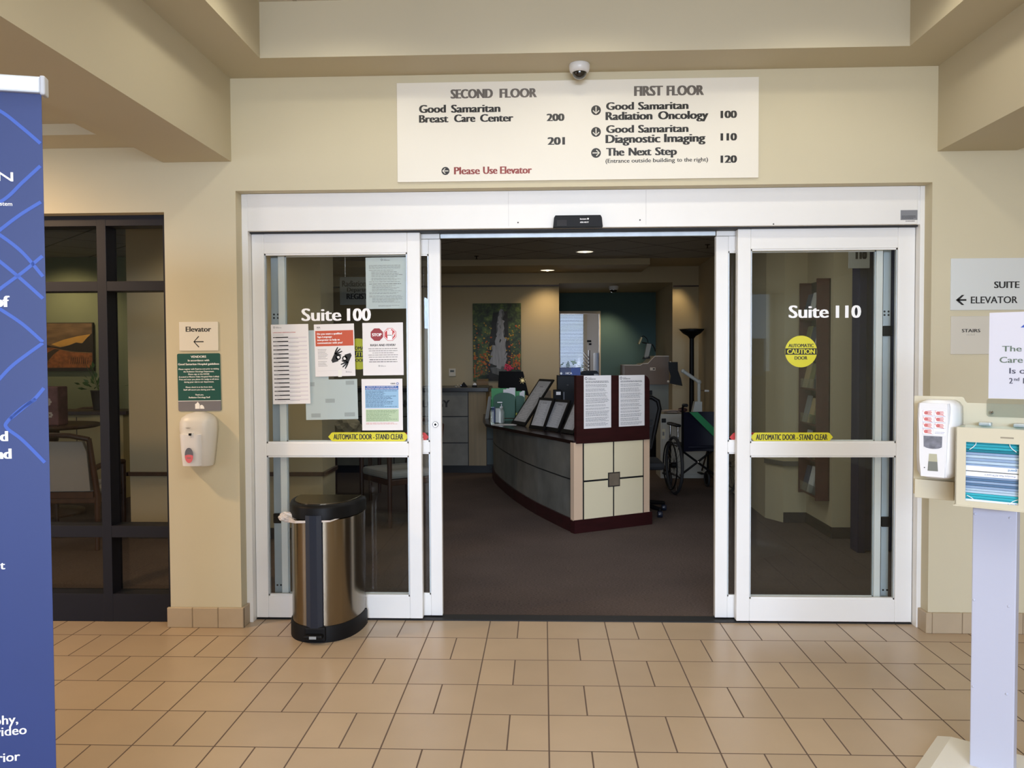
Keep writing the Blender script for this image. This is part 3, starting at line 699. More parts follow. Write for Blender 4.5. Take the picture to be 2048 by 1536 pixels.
pn.poly([(hx + .002, .012), (hx + .026, .012), (hx + .022, .026), (hx + .012, .034), (hx + .002, .030)], VINYL, 1)
T('vendor_sign', m, (pn.p(pn.w / 2, 0).x, WY, pn.O.z), 'deep green VENDORS notice sign with grey band above the soap dispenser', 'sign')

# foam dispenser
q = at(391, 931, WY); X0 = (at(352, 880, 4.30).x + at(428, 880, 4.30).x) / 2; Z0, Z1 = 0.885, 1.172
r = root('soap_dispenser', (X0, WY, Z0), 'white wall soap dispenser under the green vendor sign', 'soap dispenser')
PEARL = M('pearl_plastic', (222, 219, 214), 0.35)
def loft(mb, rings, mat, smooth=True, capb=True, capt=True):
    n = len(rings[0]); vs = [p for rg in rings for p in rg]
    mb.add(vs, [(i * n + k, i * n + (k + 1) % n, (i + 1) * n + (k + 1) % n, (i + 1) * n + k) for i in range(len(rings) - 1) for k in range(n)], mat, smooth)
    if capb: mb.add(rings[0], [list(range(n))[::-1]], mat)
    if capt: mb.add(rings[-1], [list(range(n))], mat)
def shell(cx, yb, hw, d, z, n=20, pw=3.2):
    """back-flat, front-rounded horizontal section"""
    out = []
    for i in range(n + 1):
        a = math.pi * i / n; c, s_ = math.cos(a), math.sin(a)
        out.append((cx + hw * math.copysign(abs(c) ** (2 / pw), c), yb - d * abs(s_) ** (2 / pw), z))
    return out
rg = []
for f, hw, d in ((0, .072, .075), (.05, .076, .082), (.3, .086, .092), (.55, .094, .098), (.70, .098, .102), (.82, .096, .102), (.90, .086, .094), (.96, .064, .074), (1.0, .025, .04)):
    rg.append(shell(X0 + 0.004, WY, hw, d, Z0 + (Z1 - Z0) * f))
m = MB(); loft(m, rg, PEARL); P('body', m, r)
m = MB(); rg = []
for f, hw in ((0.02, .050), (.3, .058), (.6, .062)): rg.append([(x, y - 0.0, z) for x, y, z in shell(X0 - 0.012, WY - 0.055, hw, .052 + .012 * f, Z0 + (Z1 - Z0) * f, 16, 4)])
loft(m, rg, M('dispenser_front_plastic', (232, 231, 234), 0.25)); P('front_cover', m, r)
yf = WY - 0.112
P('nozzle', MB().lathe([(0.013, 0), (0.016, 0.016), (0.013, 0.03)], (X0 - 0.006, WY - 0.100, Z0 + 0.150), WPLAS, 18).box(X0 - 0.012, X0 + 0.0, WY - 0.121, WY - 0.112, Z0 + 0.168, Z0 + 0.180, BLACK), r)
m = MB(); pn = wall_px(m, WY - 0.1195)
pn.poly([(X0 - .012 + .022 * math.cos(t), Z0 + .068 + .036 * math.sin(t)) for t in [i * math.pi / 16 for i in range(32)]], M('window_grey', (110, 112, 126), 0.25), 1)
pn.poly([(X0 - .012 + .022 * math.cos(t), Z0 + .060 + (.036 if t > math.pi else .008) * math.sin(t) - (.000)) for t in [i * math.pi / 16 for i in range(32)]], M('pink_soap', (226, 112, 124), 0.3), 2)
pn.rect(X0 - .022, Z0 + .048, X0 - .002, Z0 + .052, INKG, 3)
P('level_window', m, r, 'oval window showing pink soap')
m = MB(); pn = wall_px(m, WY - 0.1065)
for rr in (.004, .009, .014): pn.stroke([(X0 - 0.02 + rr * math.cos(t), Z0 + 0.212 + rr * .6 * math.sin(t)) for t in [math.radians(200 + 14 * i) for i in range(11)]], .0016, INKG, 1)
P('sensor_mark', m, r)

# ---- papers and stickers on the left door glass
GP = 'notices taped to the left door glass'
def paper(name, bl, br, tl, label, Y, mat=PAPER):
    m = MB(); pn = px_panel(m, bl, br, tl, Y); sheet(m, pn, mat)
    return m, pn
def finish(name, m, pn, label, cat='paper', group=GP):
    q = pn.p(pn.w / 2, 0); return T(name, m, (q.x, q.y + 0.001, q.z), label, cat, group)
def hospital_logo(pn, x, y, s):
    pn.ring(x, y, s * 0.3, s * 0.5, INKG, 1, 8); pn.text('GOOD', x + s * .8, y + s * .05, s * .28, INKG); pn.text('SAMARITAN', x + s * .8, y - s * .4, s * .36, INKG, bold=.1)
YP = GY - 0.0012
m, pn = paper('language_sheet', (546.5, 808.5), (621, 807), (543, 649.5), '', YP)
hospital_logo(pn, pn.w * .085, pn.h * .965, .011)
pn.text('LANGUAGE IDENTIFICATION', pn.w * .05, pn.h * .893, pn.h * .012, RED, w=pn.w * .60, bold=.08)
pn.lines(pn.w * .05, pn.w * .35, pn.h * .86, pn.h * .883, 2, INKL, 3, .4, .2)
BAND = M('paper_band_grey', (222, 216, 220), 0.7)
for i in range(16):
    y = pn.h * (.838 - i * .0520); pn.rect(pn.w * .05, y - pn.h * .012, pn.w * .95, y + pn.h * .004, BAND, 1)
    pn.rect(pn.w * .05, y - pn.h * .006, pn.w * .455, y + pn.h * .007, INK, 2); pn.rect(pn.w * .065, y - pn.h * .002, pn.w * (.13 + .02 * (i * 7 % 5)), y + pn.h * .002, INKL, 3)
    pn.lines(pn.w * .46, pn.w * .75, y - pn.h * .022, y - pn.h * .010, 1, INKG, i, .3, .1, 2); pn.lines(pn.w * .11, pn.w * .36, y - pn.h * .03, y - pn.h * .016, 1, INKL, i + 40, .3, .5, 2)
finish('language_sheet', m, pn, 'long white paper of black language bars on the left door glass')
m, pn = paper('interpreter_poster', (631, 753.5), (711, 751.5), (629, 649), '', YP)
ORN = M('poster_orange', (200, 88, 58), 0.6)
pn.rect(pn.w * .03, pn.h * .58, pn.w * .975, pn.h * .875, ORN, 1)
for i, t_ in enumerate(('Do you want a qualified', 'Sign-Language', 'interpreter to help us', 'communicate with you?')): pn.text(t_, pn.w * .075, pn.h * (.80 - .058 * i), pn.h * .034, VINYL, bold=.14, k=2, w=pn.w * (.62, .37, .56, .63)[i])
pn.text('HCA', pn.w * .07, pn.h * .93, pn.h * .022, INK, bold=.15); pn.text('Healthcare', pn.w * .07, pn.h * .908, pn.h * .012, INKG)
pn.lines(pn.w * .08, pn.w * .34, pn.h * .33, pn.h * .53, 8, INKG, 11, .28, .35); pn.lines(pn.w * .08, pn.w * .34, pn.h * .19, pn.h * .30, 4, INKG, 12, .28, .35)
pn.rect(pn.w * .05, pn.h * .105, pn.w * .93, pn.h * .107, INKL, 1); hospital_logo(pn, pn.w * .78, pn.h * .08, .008)
def signing_hand(cx, cy, s, rot):
    ca, sa = math.cos(rot), math.sin(rot)
    def tr(pts): return [(cx + (x * ca - y * sa) * s, cy + (x * sa + y * ca) * s) for x, y in pts]
    pn.ring(*tr([(0, 0)])[0], .19 * s, .36 * s, INK, 2, 28)
    pn.poly(tr([(-.95, -.38), (-.80, -.72), (-.40, -.62), (0, -.50), (-.02, -.2), (-.22, .1), (-.20, .55), (-.45, .62), (-.72, .10)]), INK, 2)
    for pts in ([(-.42, .45), (-.28, .9), (-.05, 1.32)], [(-.32, .42), (-.05, .82), (.28, 1.12)], [(-.25, .32), (.08, .60), (.50, .78)]):
        pn.stroke(tr(pts), [.26 * s, .20 * s, .14 * s], INK, 2); pn.disc(*tr([pts[-1]])[0], .07 * s, INK, 2, 12)
    pn.stroke(tr([(-.1, .24), (.16, .38), (.42, .28)]), [.22 * s, .18 * s, .12 * s], INK, 2)
signing_hand(pn.w * .585, pn.h * .36, pn.w * .185, 0); signing_hand(pn.w * .745, pn.h * .335, pn.w * .185, math.pi)
pn.rect(pn.w * .57, -pn.h * .015, pn.w * .66, pn.h * .12, M('clear_tape', (244, 244, 236), 0.15), 3)
finish('interpreter_poster', m, pn, 'poster with orange band and two black signing hands')
m, pn = paper('rash_notice', (726.5, 751), (807.5, 750), (724, 646), '', YP)
oc = lambda x, y, r0, mat, k: pn.disc(x, y, r0, mat, k, 8, math.pi / 8)
s_ = pn.w * .165
DRED = M('stop_dark_red', (150, 44, 46), 0.5)
oc(pn.w * .355, pn.h * .775, s_, DRED, 1); pn.text('STOP', pn.w * .355, pn.h * .745, pn.h * .055, VINYL, w=pn.w * .24, align='C', bold=.16, k=2)
oc(pn.w * .68, pn.h * .775, s_, RED, 1); oc(pn.w * .68, pn.h * .775, s_ * .92, VINYL, 1.5); oc(pn.w * .68, pn.h * .775, s_ * .83, RED, 2)
hx, hy = pn.w * .68, pn.h * .775
pn.poly([(hx - .014, hy - .032), (hx + .010, hy - .032), (hx + .016, hy - .004), (hx - .015, hy - .002)], VINYL, 3)
for dx, top in ((-.0125, .024), (-.005, .031), (.0025, .029), (.010, .022)): pn.stroke([(hx + dx, hy - .006), (hx + dx, hy + top)], .0062, VINYL, 3)
pn.stroke([(hx + .012, hy - .016), (hx + .021, hy - .002), (hx + .024, hy + .010)], .006, VINYL, 3)
pn.text('RASH AND FEVER?', pn.w * .5, pn.h * .555, pn.h * .040, INK, w=pn.w * .62, align='C', bold=.12)
pn.lines(pn.w * .13, pn.w * .87, pn.h * .45, pn.h * .53, 2, INKG, 21, .3, .15, 1, True); pn.lines(pn.w * .13, pn.w * .87, pn.h * .33, pn.h * .45, 3, INKG, 22, .28, .3, 1, True); pn.lines(pn.w * .13, pn.w * .87, pn.h * .24, pn.h * .32, 2, INK, 23, .3, .1, 1, True)
hospital_logo(pn, pn.w * .40, pn.h * .18, .010)
finish('rash_notice', m, pn, 'RASH AND FEVER? notice with red STOP and raised hand octagons')
m, pn = paper('testing_notice', (724.5, 861), (806, 860.5), (724, 758), '', YP)
B1, B2, G1 = M('print_blue', (40, 92, 168), 0.6), M('print_light_blue', (150, 190, 220), 0.6), M('print_pale_green', (184, 206, 170), 0.6)
pn.rect(pn.w * .085, pn.h * .79, pn.w * .90, pn.h * .865, B1); pn.rect(pn.w * .085, pn.h * .43, pn.w * .90, pn.h * .79, B2); pn.rect(pn.w * .095, pn.h * .17, pn.w * .90, pn.h * .41, G1)
pn.text('NOTICE OF YOUR RIGHT TO COVID-19', pn.w * .49, pn.h * .835, pn.h * .019, VINYL, w=pn.w * .72, align='C', bold=.1, k=2); pn.text('TESTING BY YOUR HEALTHCARE PROVIDER', pn.w * .49, pn.h * .800, pn.h * .019, VINYL, w=pn.w * .79, align='C', bold=.1, k=2)
NB = M('print_navy_text', (56, 84, 120), 0.7); GT = M('print_green_text', (120, 146, 112), 0.7)
pn.lines(pn.w * .10, pn.w * .88, pn.h * .45, pn.h * .78, 13, NB, 31, .36, .45, 2); pn.lines(pn.w * .11, pn.w * .88, pn.h * .18, pn.h * .40, 9, GT, 32, .36, .3, 2); pn.lines(pn.w * .10, pn.w * .88, pn.h * .115, pn.h * .155, 2, ORN, 33, .3, .2, 2)
pn.text('OSHS', pn.w * .71, pn.h * .893, pn.h * .026, INK, bold=.15); pn.ring(pn.w * .88, pn.h * .905, .004, .007, B1, 1, 16)
finish('testing_notice', m, pn, 'blue and green printed testing rights notice above the yellow sticker')
YB = GY + 0.0065   # behind the pane
m, pn = paper('letter', (732.5, 618), (813.5, 617), (729, 515.5), '', YB + 0.0008, PAPERG)
hospital_logo(pn, pn.w * .40, pn.h * .955, .012)
for x0, y0, y1, n, sh in ((.08, .78, .86, 4, .1), (.08, .74, .765, 1, .6), (.14, .62, .735, 4, .2), (.14, .55, .61, 3, .4), (.08, .515, .54, 1, .5), (.08, .47, .505, 1, .2), (.15, .34, .465, 6, .55), (.08, .285, .325, 2, .3), (.08, .225, .265, 2, .1), (.15, .12, .22, 5, .4), (.3, .04, .075, 2, .5)):
    pn.lines(pn.w * x0, pn.w * .92, pn.h * y0, pn.h * y1, n, INKG, int(y0 * 900), .3, sh)
finish('letter', m, pn, 'pale typed letter top right on the left door glass')
m, pn = paper('reversed_paper', (612.5, 840), (716.5, 838), (612, 760), '', YB + 0.0006, PAPERG)
TP = M('grey_tape', (186, 190, 190), 0.3)
for fx, fy, fw in ((.02, .84, .16), (.78, .86, .16), (.38, .42, .18), (.10, .06, .18), (.74, .07, .20)): pn.rect(pn.w * fx, pn.h * fy, pn.w * (fx + fw), pn.h * (fy + .10), TP)
finish('reversed_paper', m, pn, 'blank back of a landscape sheet with tape marks below the signing hands poster')
m, pn = paper('reversed_paper', (615, 766), (657.5, 765), (615, 661), '', YB + 0.0018, PAPERG)
finish('reversed_paper', m, pn, 'blank backed paper half hidden between the language sheet and interpreter poster')

def arrow_sticker(name, x0, x1, yt, yb, Y, col, tcol, label, text='AUTOMATIC DOOR - STAND CLEAR', group='AUTOMATIC DOOR strip stickers'):
    m = MB(); a, b = at(x0, yb, Y), at(x1, yt, Y); pn = Panel(m, (a.x, Y, a.z), XR, ZU); w_, h_ = b.x - a.x, b.z - a.z; e = h_ * .40
    m.prism([pn.p(x, y, 0) for x, y in ((0, h_ / 2), (e, h_ * .04), (e * 1.3, 0), (w_ - e * 1.3, 0), (w_ - e, h_ * .04), (w_, h_ / 2), (w_ - e, h_ * .96), (w_ - e * 1.3, h_), (e * 1.3, h_), (e, h_ * .96))], -pn.n * 0.0004, col)
    pn.text(text, w_ / 2, h_ * .20, h_ * .60, tcol, w=w_ * .87, align='C', bold=.08)
    return T(name, m, (a.x + w_ / 2, Y + .0004, a.z), label, 'sticker', group)
arrow_sticker('door_sticker', 656.5, 817, 864.5, 882.5, GY - .0010, YEL, INK, 'yellow AUTOMATIC DOOR strip sticker on the left fixed door glass')
arrow_sticker('door_sticker', 1501, 1666, 865, 883.5, GY - .0010, YEL, INK, 'yellow AUTOMATIC DOOR strip sticker on the right fixed door glass')
arrow_sticker('door_sticker', 699, 857.5, 865, 883, 4.5740, RED, VINYL, 'red strip sticker at the edge of the left sliding door glass')
arrow_sticker('door_sticker', 1459, 1620, 865, 884, 4.5740, RED, VINYL, 'red strip sticker at the edge of the right sliding door glass')
def caution(cx, cy, rp, Y, label):
    m = MB(); q = at(cx, cy, Y); R_ = rp / CAM_F * Y; pn = Panel(m, (q.x, Y, q.z), XR, ZU)
    m.prism([pn.p(R_ * math.cos(t), R_ * math.sin(t), 0) for t in [i * 2 * math.pi / 48 for i in range(48)]], -pn.n * .0004, YEL)
    hb = R_ * .2; e = math.sqrt(R_ * R_ - hb * hb)
    pn.rect(-e, -hb, e, hb, INK, 1); pn.text('CAUTION', 0, -hb * .72, hb * 1.45, YEL, w=R_ * 1.74, align='C', bold=.12, k=2)
    pn.text('AUTOMATIC', 0, R_ * .27, R_ * .21, INK, w=R_ * 1.58, align='C', bold=.1, k=2); pn.text('DOOR', 0, -R_ * .51, R_ * .21, INK, w=R_ * .80, align='C', bold=.1, k=2)
    T('caution_sticker', m, (q.x, Y + .0004, q.z - R_), label, 'sticker', 'round CAUTION door stickers')
caution(1602, 703, 31.3, GY - .0010, 'round yellow CAUTION sticker on the right door glass')
caution(717, 708, 31.3, 4.5740, 'round yellow CAUTION sticker half hidden between two posters on the left')

# ---- pedal bin in front of the left door
BX, BYB, HW, DP, HT = -1.168, 4.462, 0.192, 0.325, 0.70
r = root('pedal_bin', (BX, 4.30, 0), 'half-round steel pedal bin with black spine before the left door', 'waste bin')
def dsec(hw, d, z, inset=0, n=40, pw=2.35):
    out = []
    for i in range(n + 1):
        a = math.pi * i / n; c, s_ = math.cos(a), math.sin(a)
        out.append((BX + (hw - inset) * math.copysign(abs(c) ** (2 / pw), c), BYB - inset - (d - 2 * inset) * abs(s_) ** (2 / pw), z))
    return out
m = MB(); loft(m, [dsec(HW - .004, DP - .004, .06), dsec(HW - .004, DP - .004, .625)], STEEL); P('body', m, r)
m = MB(); loft(m, [dsec(HW + .004, DP + .006, 0), dsec(HW + .004, DP + .006, .07), dsec(HW, DP, .082)], BLACKM); P('base', m, r)
m = MB(); loft(m, [dsec(HW + .003, DP + .004, .632), dsec(HW + .003, DP + .004, .686), dsec(HW - .002, DP - .002, .70), dsec(HW - .016, DP - .022, .704)], BLACK); 
lid = P('lid', m, r)
m = MB(); loft(m, [dsec(HW - .022, DP - .034, .7035), dsec(HW - .022, DP - .034, .7075), dsec(HW - .026, DP - .040, .7085)], STEEL, False); P('top_plate', m, lid)
m = MB(); pts = []
for z0, z1, hw_, mat in ((.075, .655, .052, M('spine_plastic', (28, 36, 50), 0.32)),):
    sec = []
    yq = BYB - DP
    for x, y in ((-hw_, .030), (-hw_ * .8, -.004), (-hw_ * .35, -.014), (hw_ * .35, -.014), (hw_ * .8, -.004), (hw_, .030)): sec.append((BX - .006 + x, yq + y, 0))
    loft(m, [[(x, y, z0) for x, y, z in sec], [(x, y, z1) for x, y, z in sec]], mat, False)
P('spine', m, r)
yq = BYB - DP
m = MB(); m.box(BX - .060, BX + .052, yq - .016, yq + .05, .004, .085, BLACKM, .012)
P('pedal_housing', m, r)
pd = P('pedal', MB().box(BX - .052, BX + .044, yq - .05, yq - .006, .030, .052, BLACK, .009), r)
P('pedal_badge', MB().box(BX - .022, BX + .014, yq - .0515, yq - .049, .034, .048, M('pedal_badge_grey', (150, 156, 160), .35)), pd, 'small silver badge')
# liner bag peeking out on the left
m = MB(); BAG = M('liner_bag_plastic', (206, 198, 192), .35, var=.1, scale=30)
bm_ = bmesh.new(); bmesh.ops.create_icosphere(bm_, subdivisions=3, radius=1)
rd = random.Random(2)
for v in bm_.verts:
    k = 1 + .22 * math.sin(9 * v.co.x + 3 * v.co.z) * math.cos(7 * v.co.y) + rd.uniform(-.06, .06)
    v.co = Vector((BX - HW + .022 + v.co.x * .042 * k + max(0, v.co.x) * .03, BYB - .235 + v.co.y * .030 * k, .630 + v.co.z * .026 * k - max(0, v.co.x) * .008))
m.bm(bm_, BAG, False)
m.prism([(BX - HW + .045, BYB - .283, .640), (BX - .10, BYB - DP - .003, .628), (BX + .08, BYB - DP - .002, .630), (BX + .155, BYB - .22, .640), (BX + .08, BYB - DP - .002, .622), (BX - .10, BYB - DP - .003, .615), (BX - HW + .045, BYB - .286, .612)], (0, .004, 0), BAG)
P('liner_bag', m, r, 'crumpled translucent bag edge')

# ---- roll-up banner, left foreground
ux, uy = math.cos(math.radians(15)), math.sin(math.radians(15))
BR = Vector((-1.138, 1.85, 0.06)); bu = Vector((ux, uy, 0)); BWd = 0.86
bn_o = BR - bu * BWd
r = root('roll_up_banner', (BR - bu * BWd / 2) * 1.0, 'blue roll-up banner with white lettering standing at the left', 'banner')
r.location.z = 0; ORG[r] = Vector(r.location)
BLUE = M('banner_blue_print', (30, 50, 108), .55, var=.06, scale=2); BLINE = M('banner_line_blue', (46, 84, 176), .55)
m = MB(); pn = Panel(m, bn_o, bu, ZU, BWd, 2.0, .0006); bn = pn.n
sheet(m, pn, BLUE, .0015)
def bpx(px, py):
    q = on_plane(px, py, bn_o, bn) - bn_o; return (q.dot(bu), q.z)
def curve(pts, n=10):
    out = []
    for i in range(len(pts) - 1):
        p0, p1, p2, p3 = pts[max(i - 1, 0)], pts[i], pts[i + 1], pts[min(i + 2, len(pts) - 1)]
        for k in range(n):
            t = k / n; out.append(tuple(.5 * (2 * p1[j] + (p2[j] - p0[j]) * t + (2 * p0[j] - 5 * p1[j] + 4 * p2[j] - p3[j]) * t * t + (3 * p1[j] - p0[j] - 3 * p2[j] + p3[j]) * t ** 3) for j in (0, 1)))
    return out + [pts[-1]]
cl = lambda p: (min(p[0], BWd), p[1])
for pts in ([(-60, 195), (0, 222), (40, 252), (81, 287)], [(-40, 425), (10, 398), (45, 365), (81, 332)], [(-40, 492), (0, 460), (40, 430), (82, 404)], [(-30, 455), (0, 470), (45, 505), (86, 553)],
            [(-30, 500), (0, 523), (40, 556), (86, 597)], [(-30, 604), (0, 578), (45, 545), (85, 512)], [(-30, 600), (0, 618), (45, 648), (86, 684)], [(-30, 790), (0, 757), (30, 727), (86, 686)], [(20, 838), (48, 815), (70, 797), (88, 776)],
            [(72, 798), (45, 815), (16, 842), (14, 856), (45, 880), (90, 925)]):
    pn.stroke([cl(p) for p in curve([bpx(*p) for p in pts])], .0075, BLINE, 1)
P('banner_sheet', m, r)
m = MB(); pn = Panel(m, bn_o, bu, ZU, BWd, 2.0, .0006)
def btext(t_, px1, yb, yc, bold=0, fw=None):
    x1, z0 = bpx(px1, yb); _, z1 = bpx(px1, yc); pn.text(t_, x1, z0, z1 - z0, VINYL, align='R', bold=bold, k=2, w=fw)
btext('SAMARITAN', 27, 363, 345, .05, .26); btext('System', 25, 412, 404, .05)
btext('of', 20, 614, 592, .16); btext('and', 17, 882, 862, .16); btext('and', 24, 917, 897, .16); btext('t', 11, 1138, 1122, .1)
btext('phy,', 37, 1446, 1428, .06); btext('video', 54, 1467, 1449, .06); btext('prior', 41, 1520, 1502, .06)
P('lettering', m, r)
m = MB(); a = bn_o + ZU * 2.0
RAIL = M('banner_rail_aluminium', (205, 214, 224), .35, .3)
m.X = Matrix.Translation(bn_o) @ Matrix.Rotation(math.radians(15), 4, 'Z')
m.box(0, BWd + .002, -.012, .012, 1.995, 2.032, RAIL, .004)
P('top_rail', m, r)
m = MB(); m.X = Matrix.Translation(bn_o) @ Matrix.Rotation(math.radians(15), 4, 'Z')
m.box(BWd, BWd + .012, -.015, .015, 1.990, 2.034, M('rail_end_cap', (176, 180, 190), .3), .004); P('end_cap', m, r)
m = MB(); m.X = Matrix.Translation(bn_o) @ Matrix.Rotation(math.radians(15), 4, 'Z')
m.box(-.01, BWd + .01, -.05, .05, -.045, .012, RAIL, .012); m.box(.1, .14, -.16, .16, -.06, -.045, RAIL, .004); m.box(BWd - .14, BWd - .1, -.16, .16, -.06, -.045, RAIL, .004)
P('base_cassette', m, r)
m = MB(); m.tube([BR - bu * BWd / 2 - bn * .03 + ZU * -.03, BR - bu * BWd / 2 - bn * .03 + ZU * 1.98], .011, RAIL, 10); P('support_pole', m, r)

# ---- signs on the right wall
m = MB(); a, b = at(1900.5, 620.5, WY - .004), at(1901, 517, WY - .004)
m.box(a.x, a.x + .46, WY - .006, WY, a.z, b.z, M('brushed_silver_sign', (216, 220, 219), .42, .15), .001)
pn = wall_px(m, WY - .0065); YY = WY - .0065
ptext(pn, YY, 'SUITE', 1988, 2039, 576, 563, INK, .10); ptext(pn, YY, 'ELEVATOR', 1941.5, 2035, 606.5, 593, INK, .06)
q = at(1922, 600, YY); pn.stroke([(q.x + .027, q.z), (q.x - .018, q.z)], .009, INK)
pn.poly([(q.x - .027, q.z), (q.x + .004, q.z + .026), (q.x + .017, q.z + .026), (q.x - .010, q.z), (q.x + .017, q.z - .026), (q.x + .004, q.z - .026)], INK)
T('suite_sign', m, (a.x + .23, WY, a.z), 'silver SUITE and ELEVATOR arrow sign on the right wall', 'sign')
m = MB(); a, b = at(1901, 708.5, WY - .004), at(1976.5, 632, WY - .004)
m.box(a.x, b.x + .012, WY - .005, WY, a.z, b.z, M('brushed_taupe_sign', (208, 203, 190), .42, .15), .001)
pn = wall_px(m, WY - .0055); ptext(pn, WY - .0055, 'STAIRS', 1923.5, 1960.5, 664.5, 658, INK, .08)
for i in range(6):
    for k in range(2 + i % 2): q = at(1934 + i * 2.9, 670.5 - k * 1.3, WY - .0055); m.ball(q, .0011, .0008, .0011, INKG, 6, 4)
T('stairs_sign', m, ((a.x + b.x) / 2, WY, a.z), 'small square STAIRS sign with braille below the silver sign', 'sign')

# ---- hygiene station, right foreground
HC = Vector((1.535, 2.84, 0)); hl = Vector((.79, -.613, 0)).normalized(); hn = Vector((-.613, -.79, 0)).normalized()
HM = Matrix(((hl.x, -hn.x, 0, HC.x), (hl.y, -hn.y, 0, HC.y), (0, 0, 1, 0), (0, 0, 0, 1)))   # local x = right along the face, y = backwards, z = up
def hmb(): m = MB(); m.X = HM; return m
r = root('hygiene_station', HC, 'white pedestal hygiene station with cream mask holder at the right', 'sanitizer stand')
m = hmb(); sq = lambda h, z: [(-h, -h, z), (h, -h, z), (h, h, z), (-h, h, z)]
loft(m, [sq(.225, 0), sq(.225, .006), sq(.165, .042)], M('stand_base_plastic', (226, 222, 212), .5), False); P('base', m, r)
m = hmb(); m.box(-.0675, .0635, -.03, .03, .04, 1.0, POSTW, .003); 
for px, py in ((1950, 1028), (2020, 1036), (1948, 1200), (2017, 1213), (1946, 1373), (2013, 1388)):
    q = on_plane(px, py, HC + hn * .031, hn) - HC; m.ball((q.dot(hl), -.0305, q.z), .0045, .002, .0045, POSTW, 10, 6)
P('post', m, r)
m = hmb(); 
out = [(-.254, .965), (.24, .965), (.24, 1.292), (-.086, 1.292), (-.092, 1.297), (-.096, 1.308), (-.102, 1.312), (-.254, 1.312)]
m.prism([(x, -.038, z) for x, z in out], (0, .006, 0), CREAM)
m.box(-.245, -.12, -.06, -.038, .955, 1.02, CREAM, .002)
P('back_panel', m, r)
m = hmb(); m.prism([(x - .027, -.045, z + 1.248) for x, z in rrect(.30, .06, .008)], (0, .004, 0), ACRYL); P('sign_bracket', m, r)
m = hmb(); m.lathe([(.006, 0), (.006, .002), (.003, .004)], (-.012, -.045, 1.262), CHROME, 14, 'Y'); P('screw', m, r)
# mask holder: open cream box with a window
m = hmb(); x0, x1, y0, y1, z0, z1 = -.094, .118, -.17, -.044, .962, 1.218
m.box(x0, x1, y1 - .004, y1, z0, z1, CREAM); m.box(x0, x0 + .004, y0, y1, z0, z1, CREAM); m.box(x1 - .004, x1, y0, y1, z0, z1, CREAM)
m.box(x0 - .004, x1 + .004, y0 - .004, y1, z0 - .004, z0, CREAM)
m.box(x0, x0 + .031, y0, y0 + .003, z0, z1, CREAM); m.box(x1 - .031, x1, y0, y0 + .003, z0, z1, CREAM); m.box(x0 + .031, x1 - .031, y0, y0 + .003, z1 - .047, z1, CREAM); m.box(x0 + .031, x1 - .031, y0, y0 + .003, z0, z0 + .016, CREAM)
P('mask_holder', m, r)
P('holder_slot', hmb().box(.035, .072, y0 - .0006, y0 + .0006, z1 - .030, z1 - .025, M('slot_grey', (150, 142, 124), .5)), r)
for xa in (-.045, .055): P('lid_hinge', hmb().box(xa, xa + .036, -.075, -.045, z1, z1 + .012, ALU, .003), r)
CART = M('mask_carton_white', (236, 240, 244), .6); MB1, MB2, MB3, MB4, MB5 = M('mask_teal', (50, 170, 186), .8), M('mask_dark_teal', (30, 120, 138), .8), M('mask_pale', (178, 200, 218), .8), M('mask_grey_blue', (140, 164, 196), .8), M('mask_slate', (84, 116, 150), .8)
def mask_carton(z0, z1, label, order):
    rr = root('mask_carton', HC + hl * .01 + hn * .1 + ZU * z0, label, 'box of face masks', 'cartons of face masks in the holder')
    m = hmb(); xa, xb, ya, yb = -.084, .108, -.160, -.052
    m.box(xa, xb, yb - .002, yb, z0, z1, CART); m.box(xa, xa + .002, ya, yb, z0, z1, CART); m.box(xb - .002, xb, ya, yb, z0, z1, CART); m.box(xa, xb, ya, yb, z0, z0 + .002, CART)
    m.box(xa, xb, ya, ya + .002, z0, z0 + .017, CART); m.box(xa, xb, ya, ya + .002, z1 - .015, z1, CART)
    P('carton', m, rr)
    m = hmb(); pn = Panel(m, HC + hn * .1602, hl, ZU, step=.0004); 
    NAVYT = M('carton_navy_text', (70, 84, 140), .6)
    m.X = None
    pn.text('Procedure Mask ASTM Level 3', .076, z1 - .0105, .0052, NAVYT, w=.085, align='R', flip=True); pn.text('guard', .080, z0 + .005, .0075, M('carton_teal_text', (110, 150, 190), .6), align='R', flip=True, bold=.1)
    P('print', m, rr)
    m = hmb(); rd = random.Random(order); z = z0 + .004; zs = z1 - .006
    n = 12; dz = (zs - z) / n
    for i in range(n):
        k = i if order else n - 1 - i
        mat = ((MB1 if k < 5 else MB2 if k == 5 else MB3 if k % 2 else MB4) if not order else (MB1 if k < 4 else MB3 if k < 6 else MB5 if k % 2 else MB4))
        m.box(xa + .004 + rd.uniform(0, .003), xb - .004 - rd.uniform(0, .003), ya + .004 + rd.uniform(0, .003), yb - .004, z + i * dz, z + (i + .92) * dz, mat, .0012, 1)
    P('mask_stack', m, rr)
    m = hmb()
    zz = z0 + (.034 if order else .085)
    for sgn, xc in ((1, -.055), (-1, .078)):
        m.tube([(xc, ya + .0035, zz - .016), (xc + sgn * .012, ya + .002, zz - .006), (xc + sgn * .018, ya + .002, zz + .002), (xc + sgn * .020, ya + .0035, zz + .014)] if not order else [(xc - sgn * .006, ya + .0035, zz - .006), (xc + sgn * .008, ya + .002, zz - .013), (xc + sgn * .016, ya + .0035, zz - .020)], .0013, VINYL, 6)
    P('ear_loops', m, rr)
mask_carton(1.076, 1.200, 'upper carton of blue face masks in the cream holder', 0)
mask_carton(.966, 1.074, 'lower carton of blue face masks in the cream holder', 1)

